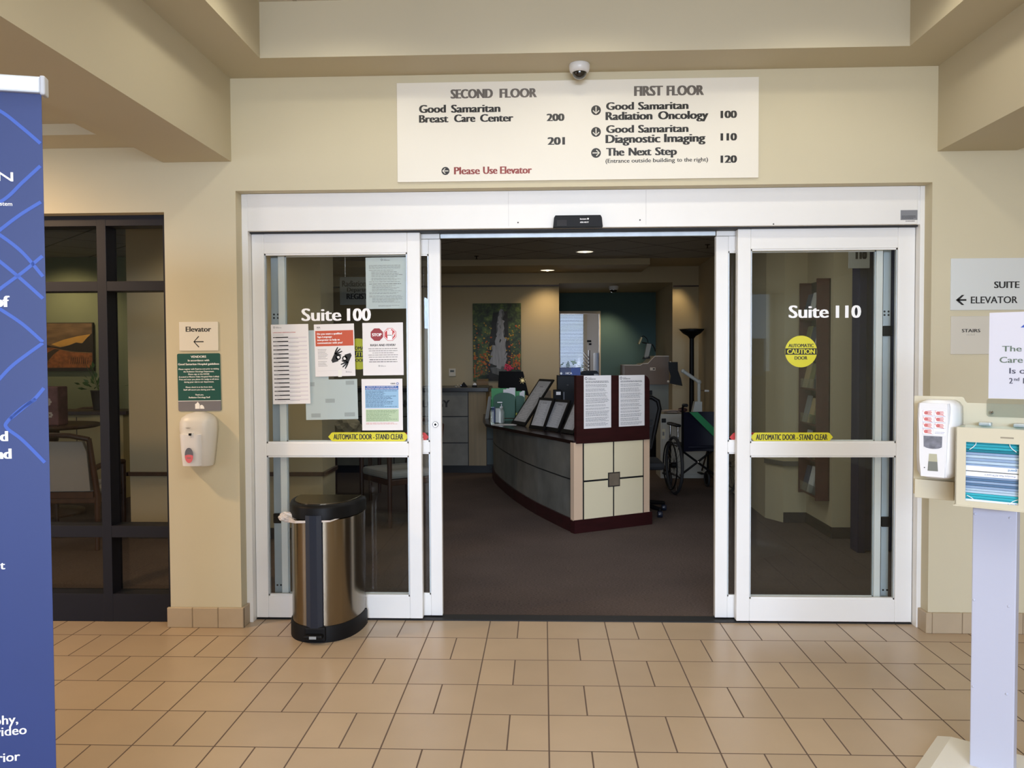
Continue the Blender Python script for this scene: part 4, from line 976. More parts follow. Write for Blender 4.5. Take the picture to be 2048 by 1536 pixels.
# sanitizer dispenser on the panel
DZ0, DZ1, DXC = 1.036, 1.302, -.163
r = root('sanitizer_dispenser', HC + hl * DXC + hn * .04 + ZU * DZ0, 'white touch-free hand sanitizer dispenser on the cream stand panel', 'hand sanitizer dispenser')
def hshell(hw, d, z, n=18, pw=4.5, dx=0): return [(DXC + dx + hw * math.copysign(abs(math.cos(a)) ** (2 / pw), math.cos(a)), -.04 - d * abs(math.sin(a)) ** (2 / pw), z) for a in [math.pi * i / n for i in range(n + 1)]]
m = hmb(); rg = [hshell(hw, d, DZ0 + (DZ1 - DZ0) * f) for f, hw, d in ((0, .04, .08), (.03, .055, .098), (.09, .064, .104), (.3, .066, .106), (.6, .066, .104), (.8, .066, .1), (.92, .064, .094), (.97, .056, .088), (1, .040, .075))]
loft(m, rg, WPLAS); P('body', m, r)
m = hmb(); rg = []
for f, hw in ((.03, .042), (.25, .045), (.5, .0465), (.75, .049), (.9, .051), (.965, .049)): rg.append([(x, min(y, -.10), z) for x, y, z in hshell(hw, .074 + (.004 if .1 < f < .9 else -.004), DZ0 + (DZ1 - DZ0) * f, 14, 6)])
for ring in rg:
    for i, (x, y, z) in enumerate(ring): ring[i] = (x - .004, -.1485 if abs(x - DXC) < .05 and y < -.1001 else -.138, z)
loft(m, rg, M('dispenser_face_plastic', (226, 226, 228), .22), False); P('face_cover', m, r)
fp = HC + hn * .1488
m = MB(); pn = Panel(m, fp, hl, ZU, step=.0004)
LX0, LX1, LZ0, LZ1 = DXC - .040, DXC + .036, DZ0 + .150, DZ0 + .236
pn.rect(LX0, LZ0, LX1, LZ1, PAPER, 1)
SKIN, SKB = M('printed_hand_pink', (204, 116, 116), .6), M('print_outline_blue', (140, 150, 190), .6)
for i in range(7):
    cx, cz = (LX0 + (.020 if i % 2 == 0 else .057)), LZ1 - .012 - (i // 2) * .021
    pn.stroke([(cx - .017, cz - .0095), (cx + .017, cz - .0095), (cx + .017, cz + .0095), (cx - .017, cz + .0095), (cx - .017, cz - .0095)], .0008, SKB, 2)
    pn.text(str(i + 1), cx - .0158, cz + .002, .006, RED, k=2)
    pn.poly([(cx - .006 + .006 * math.cos(t), cz + .006 * math.sin(t)) for t in [k * .5236 for k in range(12)]], SKIN, 2)
    for j in range(4): pn.stroke([(cx - .004, cz - .0045 + j * .003), (cx + .0125 - .002 * (j % 2), cz - .006 + j * .0042 - (i % 3) * .0012)], .0022, SKIN, 2)
pn.lines(LX0 + .042, LX1 - .002, LZ0 + .004, LZ0 + .012, 2, SKB, 4, .4, .2, 2)
P('instruction_label', m, r, 'instruction label with seven pink hand pictures')
m = MB(); pn = Panel(m, fp, hl, ZU, step=.0004)
WG = M('dispenser_window_grey', (120, 122, 132), .2, var=.25, scale=60)
cx = DXC - .004
pn.poly([(cx - .029, DZ0 + .146), (cx - .028, DZ0 + .108)] + [(cx + .027 * math.sin(math.radians(t)), DZ0 + .111 - .008 * math.cos(math.radians(t))) for t in range(-80, 81, 20)] + [(cx + .028, DZ0 + .108), (cx + .029, DZ0 + .146)], WG, 1)
P('refill_window', m, r)
m = MB(); pn = Panel(m, fp, hl, ZU, step=.0004)
pn.poly([(cx - .015, DZ0 + .028), (cx + .017, DZ0 + .028), (cx + .013, DZ0 + .086), (cx - .011, DZ0 + .086)], M('nozzle_olive', (176, 174, 150), .4), 1); pn.poly([(cx - .015, DZ0 + .028), (cx + .017, DZ0 + .028), (cx + .015, DZ0 + .06), (cx - .013, DZ0 + .06)], M('nozzle_grey', (118, 122, 116), .4), 2)
pn.disc(cx - .025, DZ0 + .038, .002, INK, 2, 10)
P('nozzle_recess', m, r)

# clipped poster above the panel
m = MB(); O = HC + hn * .052 + hl * -.021 + ZU * 1.310
pn = Panel(m, O, hl, ZU, .30, .285, .0006); sheet(m, pn, M('poster_white', (206, 206, 218), .4), .003)
GTX = M('poster_grey_green', (96, 112, 100), .6); NTX = M('poster_navy_grey', (74, 76, 92), .6); BTX = M('poster_blue', (48, 82, 178), .6)
def pl(px, py): q = on_plane(px, py, O, hn) - O; return q.dot(hl), q.z
def ht(t_, px, yb, yc, mat, w, bold=.08):
    x, z = pl(px, yb); _, z2 = pl(px, yc); pn.text(t_, x, z, z2 - z, mat, w=w, bold=bold, k=1)
ht('The Breast', 2004, 703, 692, GTX, .160); ht('Care Center', 1999, 725.5, 714, GTX, .175); ht('Is on', 2018.5, 747, 736, NTX, .062); ht('2', 2018, 767, 756, NTX, .011); ht('nd', 2028, 761.5, 755, NTX, .015); ht('Floor', 2046, 767, 756, NTX, .06)
x, z = pl(2041, 655); pn.poly([(x, z), (x + .05, z), (x + .05, z - .02), (x + .062, z - .02), (x + .035, z + .026), (x + .028, z + .026)], BTX, 1)
T('poster_sign', m, (O.x + hl.x * .15, O.y + hl.y * .15, O.z), 'white Breast Care Center poster clipped above the cream stand panel', 'sign')

# ================================================================== THINGS IN THE SUITE
# ---- recessed ceiling lamps that are lit
WARM = bpy.data.materials.new('lit_lamp_reflector'); WARM.use_nodes = True
_b = WARM.node_tree.nodes['Principled BSDF']; _b.inputs['Base Color'].default_value = (1, .9, .75, 1); _b.inputs['Emission Color'].default_value = (1, .84, .62, 1); _b.inputs['Emission Strength'].default_value = 1.1
def downlight(x, y, z, label, power, tgt, spot=1.5):
    r = root('recessed_downlight', (x, y, z), label, 'ceiling lamp', 'lit downlights in the suite ceiling')
    P('trim_ring', MB().lathe([(.108, .002), (.108, -.005), (.094, -.006), (.090, .002)], (x, y, z), M('downlight_trim', (196, 188, 172), .4), 32), r)
    P('reflector', MB().lathe([(.090, -.0035), (.088, -.003), (.001, -.0025)], (x, y, z), WARM, 28), r)
    P('bulb', MB().ball((x, y, z - .006), .02, .02, .008, M('bulb_glow', (255, 236, 200), .4, emit=6.0), 14, 8), r)
    lamp('downlight_lamp', 'SPOT', (x, y, z - .03), tgt, power, (1, .74, .42), spot=spot, blend=.9, radius=.05)
downlight(.482, 9.54, 2.676, 'lit round downlight in the middle of the suite ceiling', 14, (.5, 10.6, 0), 1.9)
downlight(.057, 10.78, 2.60, 'lit round downlight in the lower suite ceiling near the picture', 22, (.03, 11.15, .9), 1.9)
lamp('recess_fill_spot', 'SPOT', (.95, 12.3, 2.42), (.98, 12.8, 1.2), 30, (1, .8, .5), spot=1.4, blend=.9, radius=.05)  # unseen spot added to make the glow on the teal wall
lamp('right_wall_lamp', 'SPOT', (1.80, 10.9, 2.55), (1.72, 11.4, 1.2), 9, (1, .74, .4), spot=1.2, blend=.9, radius=.05)
lamp('lounge_lamp', 'SPOT', (-5.6, 8.9, 2.62), (-5.6, 9.6, 1.5), 30, (1, .8, .5), spot=1.9, blend=.9, radius=.06)
lamp('pier_lamp', 'SPOT', (-2.6, 5.9, 2.62), (-2.6, 6.5, .9), 22, (1, .84, .58), spot=2.0, blend=.9, radius=.06)
SPK = M('sprinkler_brass', (70, 60, 50), .4, .6)
for (px, py), lab in (((953, 514), 'small sprinkler head on the left of the suite ceiling'), ((1415, 491), 'small sprinkler head on the right of the suite ceiling')):
    q = on_z(px, py - 2, 2.676)
    T('sprinkler_head', MB().lathe([(.03, 0), (.028, -.006), (.008, -.008), (.007, -.035), (.018, -.038), (.018, -.041)], (q.x, q.y, 2.676), SPK, 16), (q.x, q.y, 2.676), lab, 'sprinkler', 'suite sprinkler heads')
dome((.985, 11.62, 2.46), 1.3, 'white dome security camera under the teal recess header')

# ---- reception desk
A0 = Vector((.257, 6.796, 0)); du = Vector((.861, .508, 0)).normalized(); dv = Vector((-.508, .861, 0)).normalized()
r = root('reception_desk', (.35, 8.0, 0), 'curved reception desk with grey laminate front and cream end panel', 'reception desk')
outer = [(.257, 6.796), (.155, 7.03), (.054, 7.295), (-.068, 7.62), (-.184, 7.982), (-.31, 8.42), (-.421, 8.878), (-.51, 9.28), (-.571, 9.597), (-.610, 9.88), (-.634, 10.131)]
def offs(pts, d):
    out = []
    for i, p in enumerate(pts):
        a, b = pts[max(i - 1, 0)], pts[min(i + 1, len(pts) - 1)]; t = Vector((b[0] - a[0], b[1] - a[1])).normalized()
        n = Vector((t.y, -t.x)); out.append((p[0] + n.x * d, p[1] + n.y * d))
    out[0] = (pts[0][0] + du.x * d, pts[0][1] + du.y * d); return out
TOPEDGE = [(.243, 6.80), (.175, 6.95), (.108, 7.10), (-.02, 7.35), (-.155, 7.62), (-.28, 7.88), (-.397, 8.138), (-.52, 8.36), (-.61, 8.6), (-.68, 9.2), (-.74, 10.1)]
def strip(mb, oa, ia, z0, z1, mat):
    n = len(oa); vs = [(x, y, z) for z in (z0, z1) for x, y in oa] + [(x, y, z) for z in (z0, z1) for x, y in ia]
    f = []
    for i in range(n - 1):
        f += [(i + 1, i, n + i, n + i + 1), (2 * n + i, 2 * n + i + 1, 3 * n + i + 1, 3 * n + i), (n + i, 3 * n + i, 3 * n + i + 1, n + i + 1), (i, i + 1, 2 * n + i + 1, 2 * n + i)]
    f += [(0, 2 * n, 3 * n, n), (n - 1, 2 * n - 1, 4 * n - 1, 3 * n - 1)]
    mb.add(vs, f, mat)
m = MB(); strip(m, offs(outer, .012), offs(outer, .06), .1, .742, GREYLAM); strip(m, offs(outer, .0105), offs(outer, .02), .432, .442, GASKET); P('front_panel', m, r)
m = MB(); strip(m, offs(outer, -.004), offs(outer, .02), 0, .112, MAROON)
m.prism([A0 - dv * .012 + du * -.012, A0 - dv * .012 + du * .790, A0 + dv * .05 + du * .790, A0 + dv * .05 - du * .012], (0, 0, .111), MAROON)
P('plinth', m, r)
DARKTOP = M('dark_maroon_counter', (30, 15, 16), .25, var=.15, scale=7)
m = MB(); strip(m, TOPEDGE, offs(outer, .72), .741, .769, DARKTOP); P('countertop', m, r)
for k in (5, 8, 10):
    q = offs(outer, .62)[k]; P('support_leg', MB().tube([(q[0], q[1], 0), (q[0], q[1], .756)], .022, BLACK, 12), r)
EM = Matrix(((du.x, dv.x, 0, A0.x), (du.y, dv.y, 0, A0.y), (0, 0, 1, 0), (0, 0, 0, 1)))
def emb(): q = MB(); q.X = EM; return q
m = emb(); m.box(-.012, .768, -.003, .05, .105, .752, TAN); m.box(.074, .703, -.005, -.002, .111, .747, GASKET)
for xa, xb in ((.086, .377), (.391, .692)):
    for za, zb in ((.111, .4195), (.4345, .742)): m.box(xa, xb, -.009, -.004, za, zb, CREAMP, .001, 1)
P('end_panel', m, r)
P('corner_tile', emb().box(.324, .446, -.014, -.008, .362, .484, M('square_tile_border', (50, 44, 40), .5), .001, 1).box(.333, .437, -.0155, -.013, .371, .475, M('square_bronze_tile', (116, 104, 88), .45, var=.2, scale=12)), r, 'small square bronze tile')
m = emb(); pts = [(.006, .745), (.757, .745), (.757, 1.24)] + [(.697 + .06 * math.cos(math.radians(t)), 1.24 + .06 * math.sin(math.radians(t))) for t in range(10, 91, 10)] + [(.006, 1.308)]
m.prism([(x, -.016, z) for x, z in pts], (0, .034, 0), MAROON); P('screen_board', m, r)
def desk_paper(xa, xb, za, zb, lab, seed):
    m = MB(); O = A0 + du * xa - dv * .0172 + ZU * za; pn = Panel(m, O, du, ZU, xb - xa, zb - za, .0007); sheet(m, pn, PAPER)
    hospital_logo(pn, pn.w * .08, pn.h * .945, .026)
    pn.lines(pn.w * .06, pn.w * .93, pn.h * .86, pn.h * .90, 2, INK, seed, .42, .2)
    y = .84
    rd = random.Random(seed)
    while y > .06:
        n = rd.randint(2, 5); h = n * .021; pn.lines(pn.w * .06, pn.w * .93, pn.h * (y - h), pn.h * y, n, INKG, int(y * 1000) + seed, .34, .2); y -= h + .018
    T('posted_sheet', m, O + du * (xb - xa) / 2, lab, 'paper', 'typed sheets on the maroon desk screen')
desk_paper(.078, .352, .866, 1.306, 'left typed sheet on the maroon screen of the desk', 3)
desk_paper(.432, .702, .868, 1.304, 'right typed sheet on the maroon screen of the desk', 8)

# ---- tilted framed notices along the curved counter
BF = M('black_frame', (9, 9, 10), .45, spec=.2); DOC = M('framed_document', (150, 150, 150), .6)
def tilted(bl, e, w, a, H, lab, seed, brd=.028, name='framed_notice'):
    k_ = 1.024; w *= k_; H *= k_; bl = (bl[0] * k_, bl[1] * k_, bl[2] + .014 * math.sin(a)); e = Vector(e).normalized(); h = Vector((-e.y, e.x, 0)); h = h if h.x > 0 else -h
    u = (h * math.sin(a) + ZU * math.cos(a)).normalized(); bl = Vector(bl)
    r = root(name, bl + e * w / 2, lab, 'framed notice', 'tilted framed notices on the reception counter')
    m = MB(); pn = Panel(m, bl, e, u, w, H, .001); n = pn.n
    m.prism([pn.p(x, y, 0) for x, y in ((0, 0), (w, 0), (w, H), (0, H))], -n * .014, BF)
    P('frame', m, r)
    m = MB(); pn = Panel(m, bl, e, u, w, H, .001); pn.rect(brd, brd * 1.3, w - brd, H - brd, DOC, 1)
    pn.lines(w * .2, w * .8, H * .12, H * .85, 22, INKL, seed, .4, .5, 1.6, True); pn.lines(w * .35, w * .65, H * .80, H * .86, 1, INKG, seed + 1, .4, .1, 1.7, True)
    P('document', m, r)
    m = MB(); c = bl + e * w / 2 - n * .014 + u * H * .62; m.prism([c - e * .03, c + e * .03, c + e * .03 + Vector((0, 0, 0)), c + e * .02 - ZU * (c.z - .770) + h * .10, c - e * .02 - ZU * (c.z - .770) + h * .10], -n * .003, BF)
    P('easel_leg', m, r)
tilted((-.331, 8.356, .770), (.435, -.9, 0), .33, .625, .55, 'tallest tilted black framed notice at the far end of the reception counter', 5)
tilted((-.143, 7.759, .770), (.142, -.217, 0), .259, .40, .315, 'second tilted framed notice, right of the tallest one', 6)
tilted((-.006, 7.595, .770), (.138, -.257, 0), .280, .43, .31, 'third tilted framed notice, left of the hidden last one', 7)
tilted((.150, 7.330, .770), (.135, -.25, 0), .22, .47, .31, 'last tilted framed notice half hidden behind the maroon screen', 9)

# ---- things on the far end of the counter
q0 = on_z(984, 849, .770)
def onc(px, py, z=.770): return on_z(px, py, z)
a, b = onc(980, 850), onc(1006, 848)
r = root('acrylic_holder', ((a.x + b.x) / 2, a.y, .770), 'clear acrylic leaflet holder beside the hand gel bottle', 'leaflet holder')
m = MB(); x0, x1, y0, y1 = -.52, -.36, 8.35, 8.55
c = onc(993, 849); x0, x1, y0, y1 = c.x - .06, c.x + .075, c.y - .02, c.y + .09
m.box(x0, x1, y0, y0 + .004, .770, .95, ACRYL); m.box(x0, x0 + .004, y0, y1, .770, .95, ACRYL); m.box(x1 - .004, x1, y0, y1, .770, .95, ACRYL); m.box(x0, x1, y0, y1, .770, .79, ACRYL)
P('tray', m, r)
P('leaflets', MB().box(x0 + .05, x0 + .1, y0 + .05, y0 + .06, .791, .935, PAPER).box(x0 + .01, x0 + .045, y0 + .06, y0 + .07, .791, .95, M('leaflet_blue', (56, 72, 120), .6)), r)
c = onc(1000, 846); bx, by = c.x + .01, c.y + .12
r = root('hand_gel_bottle', (bx, by, .770), 'clear pump bottle of hand gel beside the leaflet holder', 'bottle')
P('bottle', MB().lathe([(.030, 0), (.032, .01), (.032, .11), (.026, .128), (.013, .138), (.013, .15)], (bx, by, .770), M('gel_clear_plastic', (182, 190, 184), .15), 20), r)
P('pump', MB().lathe([(.015, .15), (.015, .168), (.005, .170), (.005, .195)], (bx, by, .770), WPLAS, 16).box(bx - .045, bx + .01, by - .007, by + .007, .975, .988, WPLAS, .003), r)
c = onc(1019, 841)
T('yellow_notice_strip', MB().box(c.x - .06, c.x + .10, c.y + .04, c.y + .046, .770, .85, YEL).box(c.x - .06, c.x + .10, c.y + .038, c.y + .04, .770, .812, M('strip_brick_red', (120, 60, 36), .6)), (c.x, c.y + .04, .770), 'yellow and brick red strip standing behind the tallest framed notice', 'sign')
c = onc(1005, 850)
T('counter_paper', MB().add([(c.x - .11, c.y - .03, .7712), (c.x + .14, c.y - .05, .7712), (c.x + .16, c.y + .12, .7712), (c.x - .08, c.y + .14, .7712), (c.x - .11, c.y - .03, .7704), (c.x + .14, c.y - .05, .7704), (c.x + .16, c.y + .12, .7704), (c.x - .08, c.y + .14, .7704)], [(0, 1, 2, 3), (7, 6, 5, 4), (0, 4, 5, 1), (1, 5, 6, 2), (2, 6, 7, 3), (3, 7, 4, 0)], PAPER), (c.x, c.y, .770), 'white paper lying on the counter under the leaflet holder', 'paper')
# green file sorters
FG, FGD = M('file_green', (58, 150, 84), .5), M('file_dark_green', (22, 84, 56), .5)
def sorter(px0, px1, pyb, pyt, Y, lab, arch):
    a, b = at(px0, pyb, Y), at(px1, pyt, Y); r = root('file_sorter', ((a.x + b.x) / 2, Y, .770), lab, 'file sorter', 'green file sorters on the counter')
    w_ = b.x - a.x; zt = b.z
    m = MB(); m.box(a.x, b.x, Y + .10, Y + .106, .770, zt, FG, .002); m.box(a.x, b.x, Y, Y + .106, .770, .79, FGD); m.box(a.x, a.x + .005, Y, Y + .10, .770, zt - .12, FG); m.box(b.x - .005, b.x, Y, Y + .10, .770, zt - .12, FG)
    P('back_plate', m, r)
    m = MB(); cx = a.x + w_ * (.56 if arch else .5); hw = w_ * .44; top = zt - .045
    pts = [(cx - hw, Y, .80), (cx + hw, Y, .80)] + [(cx + hw * math.cos(t), Y, top - hw * .5 + hw * .5 * math.sin(t)) for t in [i * math.pi / 12 for i in range(13)]]
    m.prism(pts, (0, .005, 0), FGD); P('front_plate', m, r)
    m = MB(); 
    for i in range(3): m.box(a.x + w_ * (.5 + .12 * i), b.x - .006, Y + .03 + .02 * i, Y + .033 + .02 * i, .80, zt - .01 + .008 * i, PAPER)
    P('papers', m, r)
sorter(981.5, 1031, 817, 777, 9.0, 'larger green file sorter with dark arched front on the counter', True)
sorter(1028, 1050, 824, 783, 9.15, 'smaller green file sorter right of the larger one', False)
T('binder', MB().prism([(at(970, 832, 9.3).x, 9.3, .770), (at(977, 832, 9.3).x, 9.3, .770), (at(984, 797, 9.3).x, 9.3, 1.02), (at(977, 797, 9.3).x, 9.3, 1.02)], (0, .2, 0), M('binder_grey', (150, 148, 140), .5)), (at(974, 830, 9.3).x, 9.4, .770), 'leaning grey binder at the left of the green file sorters', 'binder')
# monitor seen from behind with a star ornament
Y = 9.6
r = root('desk_monitor', (at(1022, 780, Y).x, Y, .770), 'black desk monitor behind the green file sorters', 'monitor')
p4 = [on_plane(px, py, at(998, 760, Y), Vector((-.25, -1, 0))) for px, py in ((996, 775), (1058, 792), (1046, 743), (998, 742.5))]
m = MB(); m.prism(p4, (.0, .035, 0), BLACK); P('screen_housing', m, r)
c = (p4[0] + p4[1]) / 2; m = MB(); m.box(c.x - .03, c.x + .03, c.y + .01, c.y + .04, .80, c.z + .05, BLACK); m.lathe([(.11, 0), (.11, .01), (.03, .016)], (c.x, c.y + .02, .770), BLACK, 24); P('stand', m, r)
q = on_plane(1045, 761, at(998, 760, Y - .03), Vector((-.25, -1, 0))); m = MB(); GOLD = M('ornament_gold', (196, 168, 104), .35, .4)
for i in range(8):
    a = i * math.pi / 4 + .2; m.prism([q, q + Vector((math.cos(a + .3) * .012, 0, math.sin(a + .3) * .012)), q + Vector((math.cos(a) * .042, 0, math.sin(a) * .042)), q + Vector((math.cos(a - .3) * .012, 0, math.sin(a - .3) * .012))], (0, .006, 0), GOLD)
T('star_ornament', m, (q.x, q.y, q.z - .04), 'small gold star ornament hung at the monitor edge', 'ornament')
PINK = M('flower_pink', (208, 60, 88), .6, var=.2, scale=30)
fl = Vector((at(1018, 740, 9.86).x, 9.88, 0))
r = root('flower_vase', (fl.x, fl.y, .770), 'vase of pink flowers showing above the black monitor', 'flowers')
P('vase', MB().lathe([(.04, 0), (.05, .06), (.03, .2), (.036, .24)], (fl.x, fl.y, .770), M('vase_dark', (40, 50, 60), .2), 20), r)
m = MB(); rd = random.Random(7)
for px, py, s_ in ((1013, 731, .022), (1018, 734, .026), (1022, 738, .024), (1016, 739, .02), (1010, 737, .014), (1025, 736, .014)):
    q = at(px, py, 9.86)
    for k in range(6):
        a = rd.uniform(0, 6.3); m.ball(q + Vector((math.cos(a) * s_ * .6, rd.uniform(-.01, .01), math.sin(a) * s_ * .6)), s_ * .6, s_ * .4, s_ * .45, PINK, 8, 6)
P('blossoms', m, r)
m = MB(); LEAFD = M('leaf_dark_green', (40, 76, 44), .6)
for px in (1012, 1017, 1021): q = at(px, 737, 9.86); m.tube([(fl.x, fl.y, .9), ((fl.x + q.x) / 2, fl.y, (q.z + .95) / 2), q], .003, LEAFD, 6)
P('stems', m, r)
# tower computer with a box on it, printer tray behind the screen board
Y = 8.6; a, b = at(1114.5, 835, Y), at(1152, 751, Y)
r = root('computer_tower', ((a.x + b.x) / 2, Y, .770), 'black computer tower standing on the counter beside the maroon screen', 'computer')
P('case', MB().box(a.x, b.x + .12, Y, Y + .4, .770, b.z, BLACK, .006), r)
P('drive_slot', MB().box(a.x + .065, a.x + .075, Y - .002, Y + .002, 1.0, 1.1, M('slot_silver', (110, 112, 120), .4)).box(a.x + .1, a.x + .118, Y - .002, Y, 1.17, 1.174, INKG), r)
Y = 8.4; a, b = at(1106.5, 815, Y), at(1123, 780, Y)
r = root('label_printer', ((a.x + b.x) / 2, Y, .770), 'small black label printer in front of the computer tower', 'printer')
P('case', MB().box(a.x, b.x, Y, Y + .16, .770, b.z, BLACKM, .006), r); P('label_sticker', MB().box(a.x + .03, b.x - .008, Y - .001, Y + .001, b.z - .05, b.z - .018, PAPER), r)
Y = 8.7; a, b = at(1120, 751, 8.7), at(1161, 737, 8.7); zt = at(1130, 751, 8.6).z
r = root('blue_box', ((a.x + b.x) / 2, Y, zt), 'blue and grey carton on top of the computer tower', 'box')
P('carton', MB().box(a.x, b.x, Y, Y + .22, zt, zt + .082, M('carton_slate_blue', (52, 66, 108), .5), .003), r)
m = MB(); pn = Panel(m, (a.x, Y, zt), XR, ZU); pn.text('HCA', .06, .010, .022, VINYL, bold=.15); pn.rect(.115, 0, b.x - a.x, .081, M('carton_bright_blue', (36, 72, 150), .5), .6); pn.disc(.012, .02, .012, VINYL, 1)
P('print', m, r)
Y = 9.04; a, b = at(1153, 751, Y), at(1198, 742, Y)
T('scanner', MB().prism([(a.x, Y, at(1160, 748, Y).z), (b.x, Y, at(1160, 748, Y).z), (b.x - .02, Y, b.z), (a.x + .08, Y, b.z)], (0, .3, 0), BLACK).box(a.x + .05, b.x - .05, Y + .05, Y + .25, .770, at(1160, 748, Y).z, BLACK), (a.x + .12, Y + .1, .770), 'flat black scanner peeking above the maroon desk screen', 'scanner')
m = MB(); q = on_z(1082, 800, .770); a, b = at(1085, 795, 9.3), at(1102, 781, 9.3)
T('desk_calendar', MB().prism([(a.x, 9.3, .770), (b.x, 9.3, .770), (b.x, 9.36, b.z), (a.x, 9.36, b.z)], (0, .006, 0), M('calendar_taupe', (150, 138, 124), .7)), ((a.x + b.x) / 2, 9.3, .770), 'pale framed card standing behind the tilted notices', 'calendar')

# ---- far counter with lettering
r = root('oncology_counter', (-1.6, 10.7, 0), 'long grey panelled counter with dark top along the back', 'counter')
m = MB()
m.box(-3.2, -.957, 10.37, 11.05, .1, 1.032, GREYLAM)
for z in (.387, .722): m.box(-3.2, -.957, 10.366, 10.371, z - .006, z + .006, GASKET)
for x in (-1.9, -2.85): m.box(x - .006, x + .006, 10.366, 10.371, .1, 1.03, GASKET)
P('front_panel', m, r)
P('column', MB().box(-.945, -.724, 10.355, 11.05, .1, 1.032, TANW).box(-.957, -.945, 10.365, 10.4, .1, 1.03, GASKET), r, 'beige wood-grain end column')
P('side_panel', MB().box(-.724, -.45, 10.45, 11.05, .1, .70, M('dark_teal_laminate', (52, 64, 62), .5)).box(-.724, -.45, 10.446, 10.452, .42, .432, GASKET), r)
P('countertop', MB().box(-3.25, -.69, 10.33, 11.12, 1.032, 1.088, M('black_countertop', (24, 22, 24), .3), .006), r)
P('plinth', MB().box(-3.2, -.47, 10.42, 11.05, 0, .1, GASKET), r)
m = MB(); pn = wall_px(m, 10.368); ptext(pn, 10.368, 'ONCOLOGY', 779, 900, 814.5, 800.5, INK, .14); ptext(pn, 10.368, 'RADIATION', 640, 765, 815, 801, INK, .14); P('lettering', m, r)
zc = 1.0885
a, b = at(952, 772, 10.6), at(978, 760, 10.6)
r = root('acrylic_sign_stand', ((a.x + b.x) / 2, 10.6, zc), 'clear acrylic card stand at the right end of the far counter', 'card stand')
P('panel', MB().box(a.x, b.x, 10.6, 10.605, zc, zc + .24, ACRYL).box(a.x, b.x, 10.55, 10.66, zc, zc + .005, ACRYL), r); P('card', MB().box(a.x + .01, b.x - .01, 10.606, 10.608, zc + .02, zc + .10, M('card_tan', (160, 120, 80), .7)), r)
q = at(927, 772, 10.5)
T('tent_card', MB().prism([(q.x - .05, 10.5, zc), (q.x + .05, 10.5, zc), (q.x, 10.5, zc + .06)], (0, .08, 0), BLACKM), (q.x, 10.54, zc), 'black tent shaped card holder on the far counter', 'card holder')
q = at(949, 772, 10.5)
r = root('tape_dispenser', (q.x, 10.5, zc), 'small tape dispenser on the far counter beside the card stand', 'tape dispenser')
P('body', MB().box(q.x - .03, q.x + .03, 10.47, 10.53, zc, zc + .025, BLACK, .006), r); P('tape_roll', MB().lathe([(.022, -.008), (.022, .008)], (q.x + .004, 10.5, zc + .03), PAPER, 18, 'Y'), r)
q = at(916, 770, 10.5)
T('reading_glasses', MB().torus((q.x - .02, 10.5, zc + .018), .018, .002, CHROME, 'Y', 20, 6).torus((q.x + .022, 10.5, zc + .018), .018, .002, CHROME, 'Y', 20, 6).tube([(q.x - .038, 10.5, zc + .022), (q.x - .036, 10.6, zc + .004)], .0018, CHROME, 6).tube([(q.x + .04, 10.5, zc + .022), (q.x + .04, 10.6, zc + .004)], .0018, CHROME, 6), (q.x, 10.5, zc), 'wire rimmed glasses lying on the far counter', 'glasses')
a, b = at(983, 786, 10.0), at(992, 756, 10.0)
T('white_bottle', MB().lathe([(.024, .0), (.026, .01), (.026, .19), (.018, .21), (.018, .235)], ((a.x + b.x) / 2, 9.95, .770), M('bottle_grey_white', (168, 168, 160), .35), 18).lathe([(.02, .235), (.02, .25)], ((a.x + b.x) / 2, 9.95, .770), WPLAS, 18), ((a.x + b.x) / 2, 9.95, .770), 'slim pale bottle with white cap behind the green file sorters', 'bottle')
# thermostat
a, b = at(898, 752.5, 11.14), at(911.5, 737, 11.14)
r = root('thermostat', ((a.x + b.x) / 2, 11.15, a.z), 'white wall thermostat left of the waterfall picture', 'thermostat')
P('case', MB().box(a.x, b.x, 11.125, 11.15, a.z, b.z, M('thermostat_ivory', (214, 206, 188), .5), .004), r); P('display', MB().box(a.x + .018, b.x - .022, 11.1235, 11.126, (a.z + b.z) / 2 + .005, b.z - .022, M('display_grey', (64, 70, 64), .3)), r)

# ---- waterfall picture
x0, x1, z0, z1, Y = -.952, -.300, 1.15, 2.195, 11.115
r = root('waterfall_picture', ((x0 + x1) / 2, 11.15, z0), 'tall frameless photo print of a waterfall in autumn woods', 'picture')
m = MB(); m.box(x0, x1, Y, 11.15, z0, z1, FOREST); pic = P('canvas', m, r)
m = MB(); pn = Panel(m, (x0, Y, z0), XR, ZU, x1 - x0, z1 - z0, .0012); Wp, Hp = pn.w, pn.h
FW, FW2 = M('waterfall_white', (140, 142, 146), .7, var=.25, scale=40, stretch=(1, 1, .15)), M('waterfall_grey', (92, 96, 98), .7, var=.3, scale=30, stretch=(1, 1, .2))
ROCK = M('print_wet_rock', (44, 46, 48), .7, var=.3, scale=14); AUT = M('print_autumn_orange', (172, 88, 44), .7, var=.3, scale=30); AUT2 = M('print_autumn_yellow', (168, 136, 56), .7, var=.3, scale=30)
fr = lambda pts: [(x * Wp, y * Hp) for x, y in pts]
pn.poly(fr([(.42, .88), (.72, .9), (.74, .6), (.80, .35), (.78, .0), (.30, .0), (.28, .3), (.36, .55)]), ROCK, .5)
pn.poly(fr([(.55, .90), (.63, .93), (.66, .86), (.62, .80), (.64, .72), (.66, .60), (.60, .56), (.50, .60), (.49, .72), (.52, .82)]), FW2, 1)
